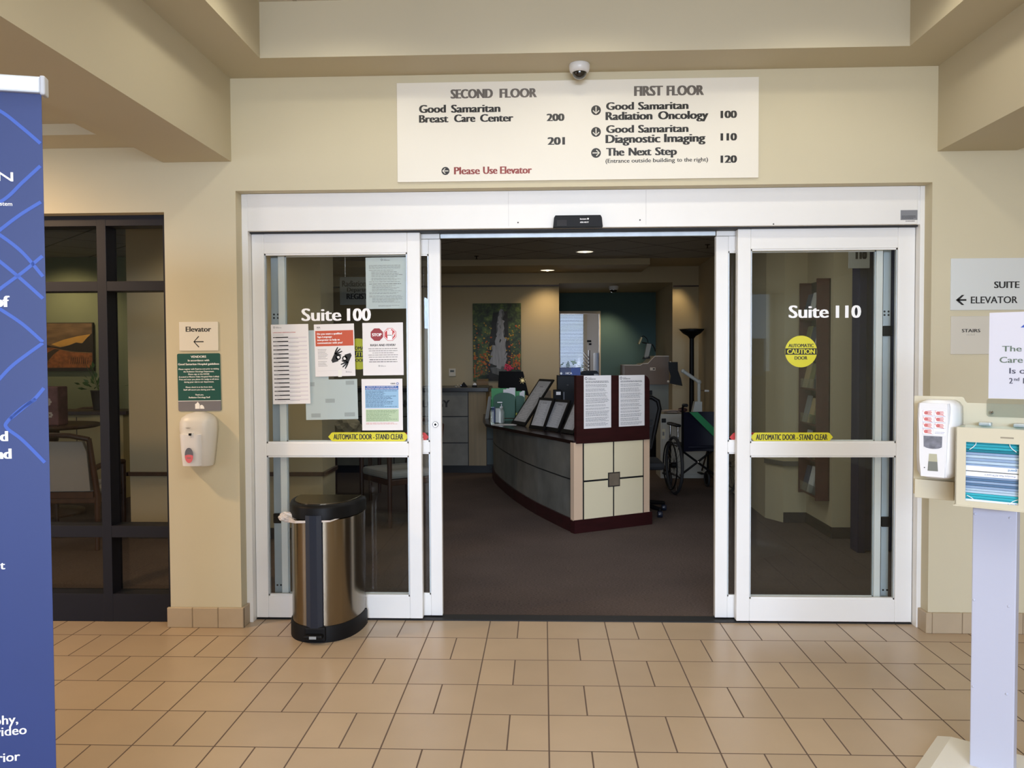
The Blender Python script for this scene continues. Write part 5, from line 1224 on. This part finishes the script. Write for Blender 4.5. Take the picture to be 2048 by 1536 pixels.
for kk, (x, y0, y1, w0, w1) in enumerate(((.57, .92, .74, .05, .08), (.60, .78, .54, .06, .09), (.53, .74, .50, .04, .07), (.50, .56, .20, .09, .13), (.62, .56, .17, .10, .10), (.42, .46, .22, .06, .12), (.56, .5, .16, .05, .10), (.67, .36, .18, .03, .06))):
    pn.stroke([(x * Wp + .01 * math.sin(i * 2.1 + x * 9) + (i - 3) * .004, (y1 + (y0 - y1) * i / 7) * Hp) for i in range(8)], [(w1 + (w0 - w1) * i / 7) * Wp for i in range(8)], FW, 2 + kk * .12)
pn.poly(fr([(.36, .17), (.60, .19), (.78, .16), (.74, .10), (.55, .07), (.40, .10)]), FW2, 2.5)
rd = random.Random(12)
for i in range(300):
    z_ = rd.random()
    if z_ < .38: cx, cy = rd.uniform(0, .34), rd.uniform(.05, .36)
    elif z_ < .62: cx, cy = rd.uniform(.72, 1), rd.uniform(.15, .34)
    elif z_ < .8: cx, cy = rd.uniform(.68, 1), rd.uniform(.35, .72)
    else: cx, cy = rd.uniform(0, .4), rd.uniform(.3, .75)
    s_ = rd.uniform(.006, .020); a0 = rd.uniform(0, 3)
    cx = min(max(cx, .035), .965)
    pn.poly([(cx * Wp + s_ * rd.uniform(.6, 1.1) * math.cos(a0 + k * 1.047), cy * Hp + s_ * .7 * math.sin(a0 + k * 1.047)) for k in range(6)], rd.choice([AUT, AUT, AUT2]) if z_ < .62 else rd.choice([AUT, AUT2, AUT2, FOREST]), 3.4 + i * .004)
P('printed_scene', m, r)

# ---- photocopier with document camera
CP = M('copier_taupe', (108, 90, 74), .5); CPL = M('copier_light_trim', (206, 196, 180), .45); CPG = M('copier_grey_base', (118, 122, 114), .5)
Y = 11.45; pp = [(1249, 769), (1342, 769), (1340, 713), (1310, 713), (1301, 722), (1296, 727.5), (1286, 728), (1281, 731), (1249, 731)]
r = root('photocopier', (at(1300, 770, Y).x, Y + .3, 0), 'taupe photocopier behind the desk with a sloped upper half', 'photocopier')
m = MB(); P3 = [at(px, py, Y) for px, py in pp]; m.prism(P3, (0, .62, 0), CP); P('upper_body', m, r)
m = MB()
for i in range(2, 8): m.prism([P3[i] + Vector((0, -.003, 0)), P3[i + 1] + Vector((0, -.003, 0)), P3[i + 1] + Vector((0, -.003, .010)), P3[i] + Vector((0, -.003, .010))], (0, .62, 0), CPL)
P('lid_trim', m, r)
a, b = at(1300, 741, Y), at(1311, 735, Y); P('badge', MB().box(a.x, b.x, Y - .004, Y, a.z, b.z, CPL, .002), r)
P('badge_window', MB().box((a.x + b.x) / 2, b.x - .01, Y - .005, Y - .003, a.z + .012, b.z - .010, INK), r)
m = MB(); m.box(P3[0].x + .03, P3[1].x + .02, Y + .03, Y + .6, .06, P3[0].z, CPG, .004); P('base_cabinet', m, r)
a, b = at(1296, 790, Y), at(1305, 781, Y); P('latch', MB().box(a.x, b.x, Y + .022, Y + .03, a.z, b.z, BLACK, .003), r)
m = MB()
for x in (P3[0].x + .06, P3[1].x - .04):
    for y in (Y + .08, Y + .52): m.lathe([(.03, -.015), (.03, .015)], (x, y, .03), BLACK, 16, 'X')
P('casters', m, r)
Y = 11.62; q = at(1289, 727, Y)
r = root('document_camera', (q.x, Y, q.z), 'small grey document camera with bent arm on the photocopier', 'document camera')
zb = P3[5].z
m = MB(); m.X = Matrix.Translation((0, 0, .07)); m.prism([at(1288, 727, Y), at(1297, 724, Y), at(1303, 698, Y), at(1294, 697, Y)], (0, .08, 0), M('camera_grey', (128, 132, 128), .45)); m.prism([at(1286, 728.5, Y), at(1301, 727, Y), at(1299, 722, Y), at(1288, 724, Y)], (0, .1, 0), BLACK); P('column', m, r)
m = MB(); m.X = Matrix.Translation((0, 0, .07)); m.tube([at(*p, Y + .03) for p in curve([(1284, 695), (1298, 697.5), (1305, 700), (1309, 707), (1310.5, 713)])], .008, BLACK, 8); m.tube([at(*p, Y + .03) for p in curve([(1296, 695), (1294, 688), (1290, 684), (1286, 682), (1283.5, 685)])], .005, BLACK, 8); P('arm', m, r)
m = MB(); m.X = Matrix.Translation((0, 0, .07)); m.prism([at(1277, 697.5, Y), at(1279.5, 698.5, Y), at(1285, 685, Y), at(1282.5, 684, Y)], (0, .12, 0), M('camera_head_ivory', (196, 176, 120), .4)); P('lamp_head', m, r)

# ---- floor lamp
Y = 10.55; a, b, c = at(1357, 661, Y), at(1407, 657, Y), at(1383, 668, Y)
lx, zt, zr = (a.x + b.x) / 2 + .01, (a.z + b.z) / 2, (b.x - a.x) / 2
r = root('floor_lamp', (lx, Y, 0), 'black torchiere floor lamp beside the right wall of the suite', 'floor lamp')
P('bowl', MB().lathe([(.03, -.115), (.05, -.085), (.11, -.05), (zr, 0), (zr - .006, .004), (.10, -.035), (.02, -.05)], (lx, Y, zt), BLACK, 32), r)
P('rim_glass', MB().lathe([(zr + .015, .003), (zr + .015, .010), (zr - .01, .012)], (lx, Y, zt), ACRYL, 32), r)
P('pole', MB().tube([(lx, Y, .02), (lx, Y, zt - .09)], [.034, .028], BLACK, 16), r)
P('base', MB().lathe([(.15, 0), (.15, .015), (.05, .03)], (lx, Y, 0), BLACK, 28), r)

# ---- white cabinet with tablet arm and papers
CW = M('white_cabinet', (170, 168, 158), .5)
a = at(1321, 828, 9.95)
ch = a.z
r = root('white_cabinet', (1.68, 10.15, 0), 'low pale cabinet behind the wheelchair with papers on it', 'cabinet')
P('body', MB().box(a.x, 1.97, 9.95, 10.34, .0, ch, CW, .004), r)
P('door', MB().box(a.x + .02, 1.95, 9.938, 9.95, .05, ch - .05, CW, .003), r)
q = at(1327, 842, 9.93); P('handle', MB().box(q.x - .022, q.x + .03, 9.928, 9.94, q.z - .02, q.z + .03, BLACK, .004), r)
q = at(1327, 868, 9.93); P('door_label', MB().box(q.x - .02, q.x + .022, 9.936, 9.939, q.z - .06, q.z + .06, M('label_cream', (196, 190, 160), .6)).box(q.x - .012, q.x + .012, 9.9352, 9.9365, q.z - .02, q.z + .025, INKG), r)
m = MB(); rd = random.Random(5)
for i in range(7):
    c = Vector((a.x + .15 + rd.uniform(-.03, .03), 10.06 + rd.uniform(-.03, .03), ch + .002 + i * .006)); an = rd.uniform(-.5, .5); ca, sa = math.cos(an), math.sin(an)
    m.prism([c + Vector((x * ca - y * sa, x * sa + y * ca, rd.uniform(0, .012))) for x, y in ((-.09, -.06), (.09, -.06), (.09, .06), (-.09, .06))], (0, 0, .003), M('crumpled_tissue', (206, 186, 170), .8))
T('paper_pile', m, (a.x + .15, 10.06, ch), 'untidy pile of pale papers on the low cabinet', 'papers')
q = at(1366, 821, 10.2); T('dark_pouch', MB().ball((q.x, 10.24, ch + .03), .06, .04, .03, M('pouch_maroon', (64, 34, 36), .6), 16, 10), (q.x, 10.24, ch), 'small dark maroon pouch beside the paper pile', 'pouch')
Y = 10.1; GARM = M('arm_pale_grey', (186, 190, 186), .4)
q = at(1398, 828, Y); bx = q.x
r = root('tablet_arm', (bx, Y, ch), 'pale jointed arm holding a black tablet on the low cabinet', 'tablet stand')
P('base_block', MB().prism([(at(1384, 830, Y).x, Y - .04, ch), (bx + .03, Y - .04, ch), (bx + .03, Y - .04, at(1390, 803, Y).z), (at(1389, 803, Y).x, Y - .04, at(1390, 803, Y).z)], (0, .12, 0), GARM), r)
P('post', MB().tube([(bx, Y, ch), at(1398, 765, Y)], .021, GARM, 14), r)
P('boom', MB().tube([at(1398, 764, Y), at(1366, 742, Y)], .022, GARM, 14).ball(at(1398, 764, Y), .03, .03, .03, GARM).ball(at(1366, 742, Y), .026, .026, .026, GARM), r)
P('tilt_knob', MB().tube([at(1401, 781, Y), at(1409, 781, Y)], .006, CHROME, 8).tube([at(1409, 781.5, Y), at(1417.5, 782, Y)], .013, WPLAS, 12), r)
m = MB(); m.prism([at(px, py, Y - .03) for px, py in ((1340, 767), (1365, 772), (1362, 757), (1356, 741), (1355.5, 724), (1337, 724), (1338, 738), (1342, 752))], (0, .03, 0), BLACK); tb = P('tablet', m, r)
P('clamp_pad', MB().ball(at(1336.5, 763, Y - .03), .014, .012, .016, CPL, 12, 8).ball(at(1341, 723.5, Y - .03), .012, .01, .006, CPL, 10, 6).ball(at(1350, 771, Y - .03), .01, .01, .006, CPL, 10, 6), r)

# ---- wheelchair seen from behind
wx0, wx1, wy = 1.435, 1.93, 8.78
r = root('wheelchair', ((wx0 + wx1) / 2, wy, 0), 'dark navy folding wheelchair with green strap seen from behind', 'wheelchair')
VIN = M('navy_vinyl', (12, 14, 32), .5, spec=.25); TIRE = M('grey_black_tire', (34, 34, 36), .7)
def wheel(x):
    m = MB(); m.torus((x, wy + .05, .31), .293, .017, TIRE, 'X', 48, 10); w_ = P('wheel', m, r)
    P('hand_rim', MB().torus((x - .045 if x < 1.7 else x + .045, wy + .05, .31), .255, .008, BLACK, 'X', 44, 8), w_)
    m = MB()
    for i in range(20):
        a = 2 * math.pi * i / 20; m.tube([(x, wy + .05, .31), (x, wy + .05 + .28 * math.cos(a), .31 + .28 * math.sin(a))], .002, CHROME, 5, False)
    m.lathe([(.03, -.03), (.03, .03)], (x, wy + .05, .31), BLACK, 18, 'X'); P('spokes', m, w_)
wheel(wx0 - .045); wheel(wx1 + .045)
m = MB()
for x in (wx0 + .03, wx1 - .03):
    m.tube([(x, wy - .13, .955), (x, wy - .03, .95), (x, wy + .0, .92), (x, wy + .0, .15), (x, wy + .02, .12)], .012, CHROME if False else BLACK, 10)
    m.tube([(x, wy, .50), (x, wy + .42, .50), (x, wy + .46, .46), (x, wy + .48, .14)], .012, BLACK, 10); m.tube([(x, wy, .17), (x, wy + .44, .17)], .012, BLACK, 10)
P('side_frame', m, r)
for x in (wx0 + .03, wx1 - .03):
    P('push_grip', MB().tube([(x, wy - .14, .955), (x, wy - .03, .951)], .018, BLACKM, 12), r)
    dx = -.035 if x < 1.7 else .035
    P('armrest', MB().box(x + dx - .03, x + dx + .03, wy + .02, wy + .38, .715, .745, BLACK, .012).tube([(x + dx, wy + .05, .5), (x + dx, wy + .05, .72)], .011, CHROME, 8).tube([(x + dx, wy + .34, .5), (x + dx, wy + .34, .72)], .011, CHROME, 8), r)
    P('caster', MB().torus((x, wy + .50, .09), .075, .014, TIRE, 'X', 26, 8).lathe([(.07, -.006), (.07, .006)], (x, wy + .50, .09), BLACK, 18, 'X').tube([(x, wy + .48, .2), (x, wy + .49, .09)], .012, BLACK, 8), r)
    P('footrest', MB().tube([(x, wy + .48, .42), (x, wy + .68, .16)], .011, CHROME, 8).box(x - .03 if x > 1.7 else x - .01, x + .01 if x > 1.7 else x + .03, wy + .62, wy + .76, .12, .135, BLACK, .004), r)
m = MB(); N = 10
vs = []
for j, z in enumerate((.455, .62, .78, .875)):
    for i in range(N + 1):
        t = i / N; vs.append((wx0 + .02 + (wx1 - wx0 - .04) * t, wy - .006 + .05 * math.sin(math.pi * t), z))
m.add(vs, [(j * (N + 1) + i, j * (N + 1) + i + 1, (j + 1) * (N + 1) + i + 1, (j + 1) * (N + 1) + i) for j in range(3) for i in range(N)], VIN, True)
m.add([(x, y + .014, z) for x, y, z in vs], [(j * (N + 1) + i, (j + 1) * (N + 1) + i, (j + 1) * (N + 1) + i + 1, j * (N + 1) + i + 1) for j in range(3) for i in range(N)], VIN, True)
P('back_sling', m, r)
P('seat', MB().box(wx0 + .035, wx1 - .035, wy + .02, wy + .44, .485, .515, VIN, .008), r)
P('cross_brace', MB().tube([(wx0 + .05, wy + .16, .18), (wx1 - .05, wy + .16, .47)], .012, BLACK, 10).tube([(wx1 - .05, wy + .20, .18), (wx0 + .05, wy + .20, .47)], .012, BLACK, 10).ball(((wx0 + wx1) / 2, wy + .14, .325), .016, .012, .016, CHROME, 12, 8), r)
GS = M('green_webbing', (22, 120, 70), .6)
P('strap', MB().prism([(wx0 + .10, wy - .016, .875), (wx0 + .19, wy - .016, .875), (wx0 + .46, wy - .016, .62), (wx0 + .46, wy - .016, .52)], (0, .006, 0), GS), r, 'diagonal green strap')

r.rotation_euler = (0, 0, .13)
# ---- office chair and bin behind the desk
ox, oy = .86, 7.72
r = root('office_chair', (ox, oy, 0), 'black mesh office chair behind the end of the reception desk', 'office chair')
m = MB()
for i in range(5):
    a = 2 * math.pi * i / 5 - .87; e = Vector((ox + .30 * math.cos(a), oy + .30 * math.sin(a), .075)); m.tube([(ox, oy, .11), e], [.028, .018], BLACK, 10)
P('star_base', m, r)
for i in range(5):
    a = 2 * math.pi * i / 5 - .87; e = Vector((ox + .30 * math.cos(a), oy + .30 * math.sin(a), 0))
    P('caster', MB().lathe([(.026, -.022), (.03, -.015), (.03, .015), (.026, .022)], e + ZU * .031, M('caster_dark_blue', (24, 28, 44), .35), 18, 'X').tube([e + ZU * .03, e + ZU * .085], .011, BLACK, 8), r)
P('gas_column', MB().tube([(ox, oy, .10), (ox, oy, .43)], .025, BLACK, 14), r)
P('seat', MB().box(ox - .24, ox + .24, oy - .24, oy + .24, .43, .50, M('chair_black_fabric', (22, 24, 28), .8), .03), r)
# back towards the rear wall
def cb(x, z): return (ox + x, oy + .20 + .10 * (z - .55), z)
OUT = [(-.17, .58), (-.20, .72), (-.255, .96), (-.24, 1.035), (-.18, 1.07), (.18, 1.07), (.24, 1.035), (.255, .96), (.20, .72), (.17, .58)]
P('back_frame', MB().tube([cb(*p) for p in OUT + OUT[:1]], .021, BLACK, 10, False), r)
MESH = glass('mesh_netting', (.42, .43, .46), .02, .6)
P('back_mesh', MB().prism([cb(*p) for p in OUT], (0, .006, 0), MESH), r)
P('back_bracket', MB().tube([(ox, oy + .05, .44), (ox, oy + .24, .46), cb(0, .62)], .022, BLACK, 10).box(ox - .19, ox + .19, oy + .235, oy + .25, .80, .86, BLACK, .006), r)
P('back_label', MB().box(ox + .06, ox + .15, oy + .216, oy + .22, .90, .98, INKG), r) if False else None
q = on_z(1310, 921, 0)
T('waste_bin', MB().lathe([(.10, 0), (.105, .01), (.125, .54), (.13, .55), (.12, .55), (.095, .02)], (1.44, 10.95, 0), BLACKM, 28), (1.44, 10.95, 0), 'black waste bin in the shade beside the low cabinet', 'waste bin')
# office shelf things seen through the bright opening
a, b = at(1168, 742, 13.05), at(1180, 702, 13.05)
r = root('magazine_rack', ((a.x + b.x) / 2, 13.1, .955), 'dark slanted file rack in the bright office opening', 'file rack')
T('office_desk', MB().box(.0, 1.3, 12.97, 13.6, .93, .955, FR, .004).box(.02, .06, 13.0, 13.55, 0, .93, FR).box(1.24, 1.28, 13.0, 13.55, 0, .93, FR), (.65, 13.3, 0), 'pale ledge inside the bright office behind the opening', 'desk')
m = MB(); RK = M('rack_dark_brown', (60, 46, 46), .5)
zt, zb = at(1175, 703, 13.05).z, .955
m.prism([(a.x + .07, 13.05, zt + .02), (b.x, 13.05, zt + .02), (b.x, 13.05, zb), (a.x + .07, 13.05, zb)], (0, .012, 0), RK) if False else None
m.box(b.x - .018, b.x, 13.0, 13.25, zb, zt + .02, RK)
for k in range(5): m.prism([(a.x, 13.02, zt - .01 - k * .062), (a.x, 13.02, zt - .024 - k * .062), (b.x - .01, 13.02, zt - .114 - k * .055), (b.x - .01, 13.02, zt - .10 - k * .055)], (0, .22, 0), RK)
P('slats', m, r)
q = at(1195, 742, 13.1); zz = at(1195, 706, 13.1).z
T('file_stack', MB().box(q.x - .05, q.x + .055, 13.05, 13.3, .955, zz, M('file_pale_blue', (196, 206, 224), .6), .004), (q.x, 13.15, .955), 'pale stack of files at the right of the bright opening', 'files')
for k, (pa, pb, lab) in enumerate((((1174, 684), (1182.5, 680.5), 'upper small dark plate on the bright office wall'), ((1178, 690), (1183, 686.5), 'lower small dark plate on the bright office wall'))):
    a, b = at(*pa, 15.24), at(*pb, 15.24); T('wall_plate', MB().box(a.x, b.x, 15.235, 15.25, a.z, b.z, BLACK, .002), ((a.x + b.x) / 2, 15.25, a.z), lab, 'wall plate', 'dark plates on the office wall')

# ---- brochure rack on the right suite wall
X0r, X1r, ya, yb, za, zb = 2.19, 2.298, 6.70, 7.16, .29, 2.08
r = root('brochure_rack', (2.298, 6.93, za), 'tall maroon brochure rack on the wall seen through the right door glass', 'brochure rack')
MR = M('rack_red_brown', (74, 36, 30), .5, var=.15, scale=6, stretch=(1, 1, 8))
P('side_panel', MB().box(X0r, X1r, ya, ya + .02, za, zb, MR), r); P('side_panel', MB().box(X0r, X1r, yb - .02, yb, za, zb, MR), r)
P('back_panel', MB().box(X1r - .01, X1r, ya, yb, za, zb, M('rack_black_back', (30, 26, 26), .5)), r)
m = MB()
for k in range(6): m.box(X0r + .005, X1r - .01, ya + .02, yb - .02, za + .02 + k * .29, za + .035 + k * .29, MR); m.box(X0r + .004, X0r + .008, ya + .02, yb - .02, za + .035 + k * .29, za + .11 + k * .29, ACRYL)
P('shelves', m, r)
rd = random.Random(9); bcol = [M('brochure_%s' % n, c, .5) for n, c in (('grey', (130, 132, 130)), ('slate', (60, 70, 90)), ('tan', (170, 150, 110)), ('white', (200, 200, 196)), ('olive', (120, 120, 80)))]
cols_ = ('grey', 'slate', 'tan', 'white', 'olive'); rown = ('lowest', 'second lowest', 'third', 'fourth', 'fifth', 'top')
for k in range(6):
    for j in range(3):
        y0 = ya + .035 + j * .135; ci = (k * 2 + j * 3) % 5; h = rd.uniform(.2, .235)
        T('brochure', MB().prism([(X0r + .012, y0, za + .036 + k * .29), (X0r + .024, y0, za + .036 + k * .29), (X0r + .074, y0, za + .036 + k * .29 + h), (X0r + .062, y0, za + .036 + k * .29 + h)], (0, .105, 0), bcol[ci]), (X0r + .03, y0 + .05, za + .036 + k * .29),
          '%s brochure in the %s row of the wall rack, %s pocket' % (cols_[ci], rown[k], ('nearest', 'middle', 'farthest')[j]), 'brochure', 'brochures in the wall rack')
# hanging 110 sign, registration sign
m = MB(); a, b = at(1696, 537, 6.1), at(1738, 498, 6.1)
m.box(a.x, b.x, 6.085, 6.095, a.z, b.z, M('suite_sign_grey', (150, 150, 146), .6)); pn = wall_px(m, 6.0845); ptext(pn, 6.085, '110', 1711, 1734, 518, 502, INK, .2)
T('room_number_sign', m, ((a.x + b.x) / 2, 6.09, a.z), 'pale 110 sign seen high through the right door glass', 'sign')
for o_ in (): pass
P('bracket', MB().box((a.x + b.x) / 2 - .01, (a.x + b.x) / 2 + .01, 6.086, 6.094, b.z, 2.676, GASKET), bpy.data.objects['room_number_sign'])
m = MB(); a, b = at(680, 610, 7.6), at(790, 553, 7.6)
m.box(a.x, b.x, 7.6, 7.615, a.z, b.z, M('registration_sign_grey', (150, 152, 152), .5), .002); pn = wall_px(m, 7.5995)
ptext(pn, 7.6, 'Radiation Oncology', 684, 788, 573, 561, INK, .1); ptext(pn, 7.6, 'Department of', 694, 765, 583, 575, INK, .1); ptext(pn, 7.6, 'REGISTRATION', 693, 786, 598, 587, INK, .14)
T('registration_sign', m, ((a.x + b.x) / 2, 7.6, a.z), 'grey Radiation Oncology REGISTRATION sign hanging behind the left door glass', 'sign')
P('hanger', MB().tube([(a.x + .05, 7.607, b.z), (a.x + .05, 7.607, 2.676)], .004, CHROME, 6).tube([(b.x - .05, 7.607, b.z), (b.x - .05, 7.607, 2.676)], .004, CHROME, 6), bpy.data.objects['registration_sign'])

# ---- guest armchairs, round table and lounge things
UPH = M('chair_grey_upholstery', (150, 146, 140), .85, bump=.3, bscale=300); UPH2 = M('chair_cream_upholstery', (206, 196, 170), .85)
def armchair(x, y, rz, label, uph, name='guest_armchair'):
    r = root(name, (0, 0, 0), label, 'chair', 'wood framed guest chairs')
    for sx in (-1, 1):
        P('leg', MB().tube([(sx * .27, -.24, 0), (sx * .27, -.24, .62)], [.018, .022], WOOD, 10), r)
        P('leg', MB().tube([(sx * .27, .24, 0), (sx * .27, .22, .42), (sx * .25, .30, .86)], [.018, .024, .020], WOOD, 10), r)
        P('armrest', MB().tube([(sx * .27, -.25, .62), (sx * .27, .0, .65), (sx * .265, .26, .63)], .022, WOOD, 10), r)
    P('seat_rail', MB().box(-.27, .27, -.24, .24, .36, .41, WOOD, .006), r)
    P('seat', MB().box(-.25, .25, -.25, .22, .41, .48, uph, .025), r)
    m = MB(); rings = []
    for z, yy in ((.46, .235), (.60, .255), (.76, .285), (.84, .30)):
        hw = .235 if z < .8 else .21
        rings.append([(-hw, yy - .03, z), (hw, yy - .03, z + (.0)), (hw, yy + .03, z), (-hw, yy + .03, z)])
    loft(m, rings, uph, False); P('backrest', m, r)
    P('top_rail', MB().tube([(-.25, .30, .855), (-.12, .315, .885), (0, .32, .892), (.12, .315, .885), (.25, .30, .855)], .02, WOOD, 10), r)
    P('lower_rail', MB().box(-.25, .25, .225, .25, .40, .45, WOOD, .004), r)
    r.location = (x, y, 0); r.rotation_euler = (0, 0, rz)
    return r
c1 = armchair(-3.70, 6.35, math.pi + .08, 'grey upholstered armchair with dark wood frame just behind the left window', UPH)
def again(x, y, rz, label):
    c = copy_tree(c1); c.location = (x, y, 0); c.rotation_euler = (0, 0, rz); c['label'] = label; return c
again(-5.95, 9.15, .0, 'left one of two cream-backed armchairs along the sage green wall')
again(-5.28, 9.15, .0, 'right one of two armchairs along the sage green wall, beside the potted plant')
again(-1.30, 7.35, -.9, 'armchair in the shade behind the notices on the left door')
tx, ty, tz = -4.68, 7.6, .85
r = root('round_table', (tx, ty, 0), 'round dark wood lounge table behind the left window', 'table')
P('tabletop', MB().lathe([(.42, tz - .035), (.45, tz - .025), (.45, tz - .005), (.44, tz)], (tx, ty, 0), WOOD, 40), r)
P('pedestal', MB().lathe([(.30, 0), (.30, .03), (.06, .06), (.05, .4), (.10, tz - .035)], (tx, ty, 0), WOOD, 28), r)
fx, fy = -4.62, 7.5
r = root('floral_box', (fx, fy, tz), 'mauve floral patterned box on the round lounge table', 'box')
MV = M('mauve_print', (120, 82, 84), .7, var=.35, scale=9)
P('body', MB().box(fx - .15, fx + .15, fy - .08, fy + .08, tz, tz + .36, MV, .01), r)
m = MB(); pn = Panel(m, (fx - .15, fy - .08, tz), XR, ZU, step=.001); FWH = M('printed_petal', (206, 190, 180), .7)
for cx, cy, s_ in ((.08, .24, .035), (.20, .22, .04), (.09, .08, .055), (.22, .10, .03)):
    for k in range(6): a = k * 1.047; pn.poly([(cx + s_ * .6 * math.cos(a) + s_ * .45 * math.cos(t), cy + s_ * .6 * math.sin(a) + s_ * .35 * math.sin(t)) for t in [j * .785 for j in range(8)]], FWH, 1 + k * .1)
P('flower_print', m, r)
r = root('credenza', (-5.6, 8.64, 0), 'pale wood credenza with dark top beyond the round table', 'cabinet')
P('body', MB().box(-6.9, -4.4, 8.45, 8.83, .0, .88, M('credenza_birch', (188, 168, 116), .5)).box(-5.56, -5.552, 8.447, 8.455, .05, .86, WOOD).box(-6.2, -6.192, 8.447, 8.455, .05, .86, WOOD).box(-4.9, -4.892, 8.447, 8.455, .05, .86, WOOD), r); P('top', MB().box(-6.95, -4.35, 8.42, 8.85, .88, .92, WOOD, .004), r)
px_, py_ = at(199, 800, 8.65).x, 8.65
r = root('potted_plant', (px_, py_, .92), 'small green plant in a dark tapered pot on the credenza', 'potted plant')
P('pot', MB().lathe([(.06, 0), (.085, .2), (.09, .21), (.07, .21)], (px_, py_, .92), M('pot_dark', (44, 34, 32), .5), 24), r)
m = MB(); rd = random.Random(3); LG = M('plant_leaf', (76, 110, 52), .5, var=.2, scale=10)
for i in range(46):
    a = rd.uniform(0, 6.28); e = rd.uniform(.1, 1.3); L = rd.uniform(.12, .34); d = Vector((math.cos(a) * math.cos(e), math.sin(a) * math.cos(e) * .6, math.sin(e))); b0 = Vector((px_, py_, 1.13)) + d * L * rd.uniform(.3, 1); s_ = d.cross(Vector((rd.uniform(-1, 1), rd.uniform(-1, 1), rd.uniform(-1, 1)))).normalized() * .018
    m.add([b0, b0 + d * .035 + s_, b0 + d * .08, b0 + d * .035 - s_], [(0, 1, 2, 3)], LG)
P('foliage', m, r)
m = MB()
for i in range(7): a = i * .9; m.tube([(px_, py_, 1.11), (px_ + .06 * math.cos(a), py_ + .05 * math.sin(a), 1.26), (px_ + .13 * math.cos(a), py_ + .09 * math.sin(a), 1.40)], .003, LG, 5)
P('stems', m, r)
# landscape picture
x0, x1, z0, z1, Y = -6.06, -5.335, 1.365, 1.90, 9.585
r = root('landscape_picture', ((x0 + x1) / 2, 9.62, z0), 'landscape print of a glowing sunset over a grassy field path', 'picture')
SKY1 = M('print_sunset_sky', (120, 92, 62), .7, var=.35, scale=5, stretch=(1, 1, 4)); SKY2 = M('print_sunset_glow', (206, 152, 70), .7, var=.2, scale=6); HILL = M('print_dark_hill', (44, 34, 24), .7); FIELD = M('print_orange_field', (150, 88, 44), .7, var=.4, scale=22); PATH = M('print_dark_path', (66, 50, 34), .7)
P('canvas', MB().box(x0, x1, Y, 9.62, z0 - .04, z1, M('print_edge_dark', (40, 32, 22), .6)), r)
m = MB(); pn = Panel(m, (x0, Y, z0), XR, ZU, x1 - x0, z1 - z0, .0012); Wp, Hp = pn.w, pn.h
pn.rect(.01 * Wp, 0, .985 * Wp, .985 * Hp, SKY1, .6)
pn.poly(fr([(.30, .52), (.50, .62), (.75, .70), (.95, .74), (.985, .62), (.7, .5), (.45, .46)]), SKY2, 1)
pn.poly(fr([(.01, .0), (.985, .0), (.985, .32), (.6, .35), (.35, .44), (.2, .46), (.01, .42)]), FIELD, 1.4)
pn.poly(fr([(.01, .42), (.01, .6), (.12, .62), (.2, .52), (.3, .48), (.45, .45), (.6, .50), (.72, .56), (.82, .54), (.9, .66), (.985, .76), (.985, .34), (.7, .36), (.5, .40), (.3, .46)]), HILL, 1.8)
pn.poly(fr([(.01, .0), (.14, .0), (.34, .30), (.44, .40), (.36, .42), (.18, .30), (.01, .22)]), PATH, 2)
for k in range(9): pn.stroke([((.62 + .035 * k) * Wp, .08 * Hp), ((.635 + .035 * k) * Wp, (.24 - .01 * (k % 3)) * Hp)], .006, HILL, 2.2)
P('printed_scene', m, r)
# side table with a crumpled paper bag, seen below the papers on the left glass
r = root('side_table', (-2.02, 8.6, 0), 'dark square side table in the shade beyond the wall pier', 'table')
P('tabletop', MB().box(-2.30, -1.74, 8.32, 8.88, .60, .63, WOOD, .004), r)
for x in (-2.26, -1.78):
    for y in (8.36, 8.84): P('leg', MB().tube([(x, y, 0), (x, y, .60)], [.016, .024], WOOD, 8), r)
bm_ = bmesh.new(); bmesh.ops.create_icosphere(bm_, subdivisions=3, radius=1); rd = random.Random(8)
for v in bm_.verts:
    k = 1 + .16 * math.sin(7 * v.co.x + 4 * v.co.y) * math.cos(6 * v.co.z) + rd.uniform(-.05, .05); v.co = Vector((-2.08 + v.co.x * .17 * k, 8.55 + v.co.y * .12 * k, .632 + max(0, .10 + v.co.z * .12 * k)))
m = MB(); m.bm(bm_, M('paper_bag_beige', (182, 168, 140), .8), False)
T('paper_bag', m, (-2.08, 8.55, .632), 'crumpled beige paper bag on the shaded side table', 'bag')
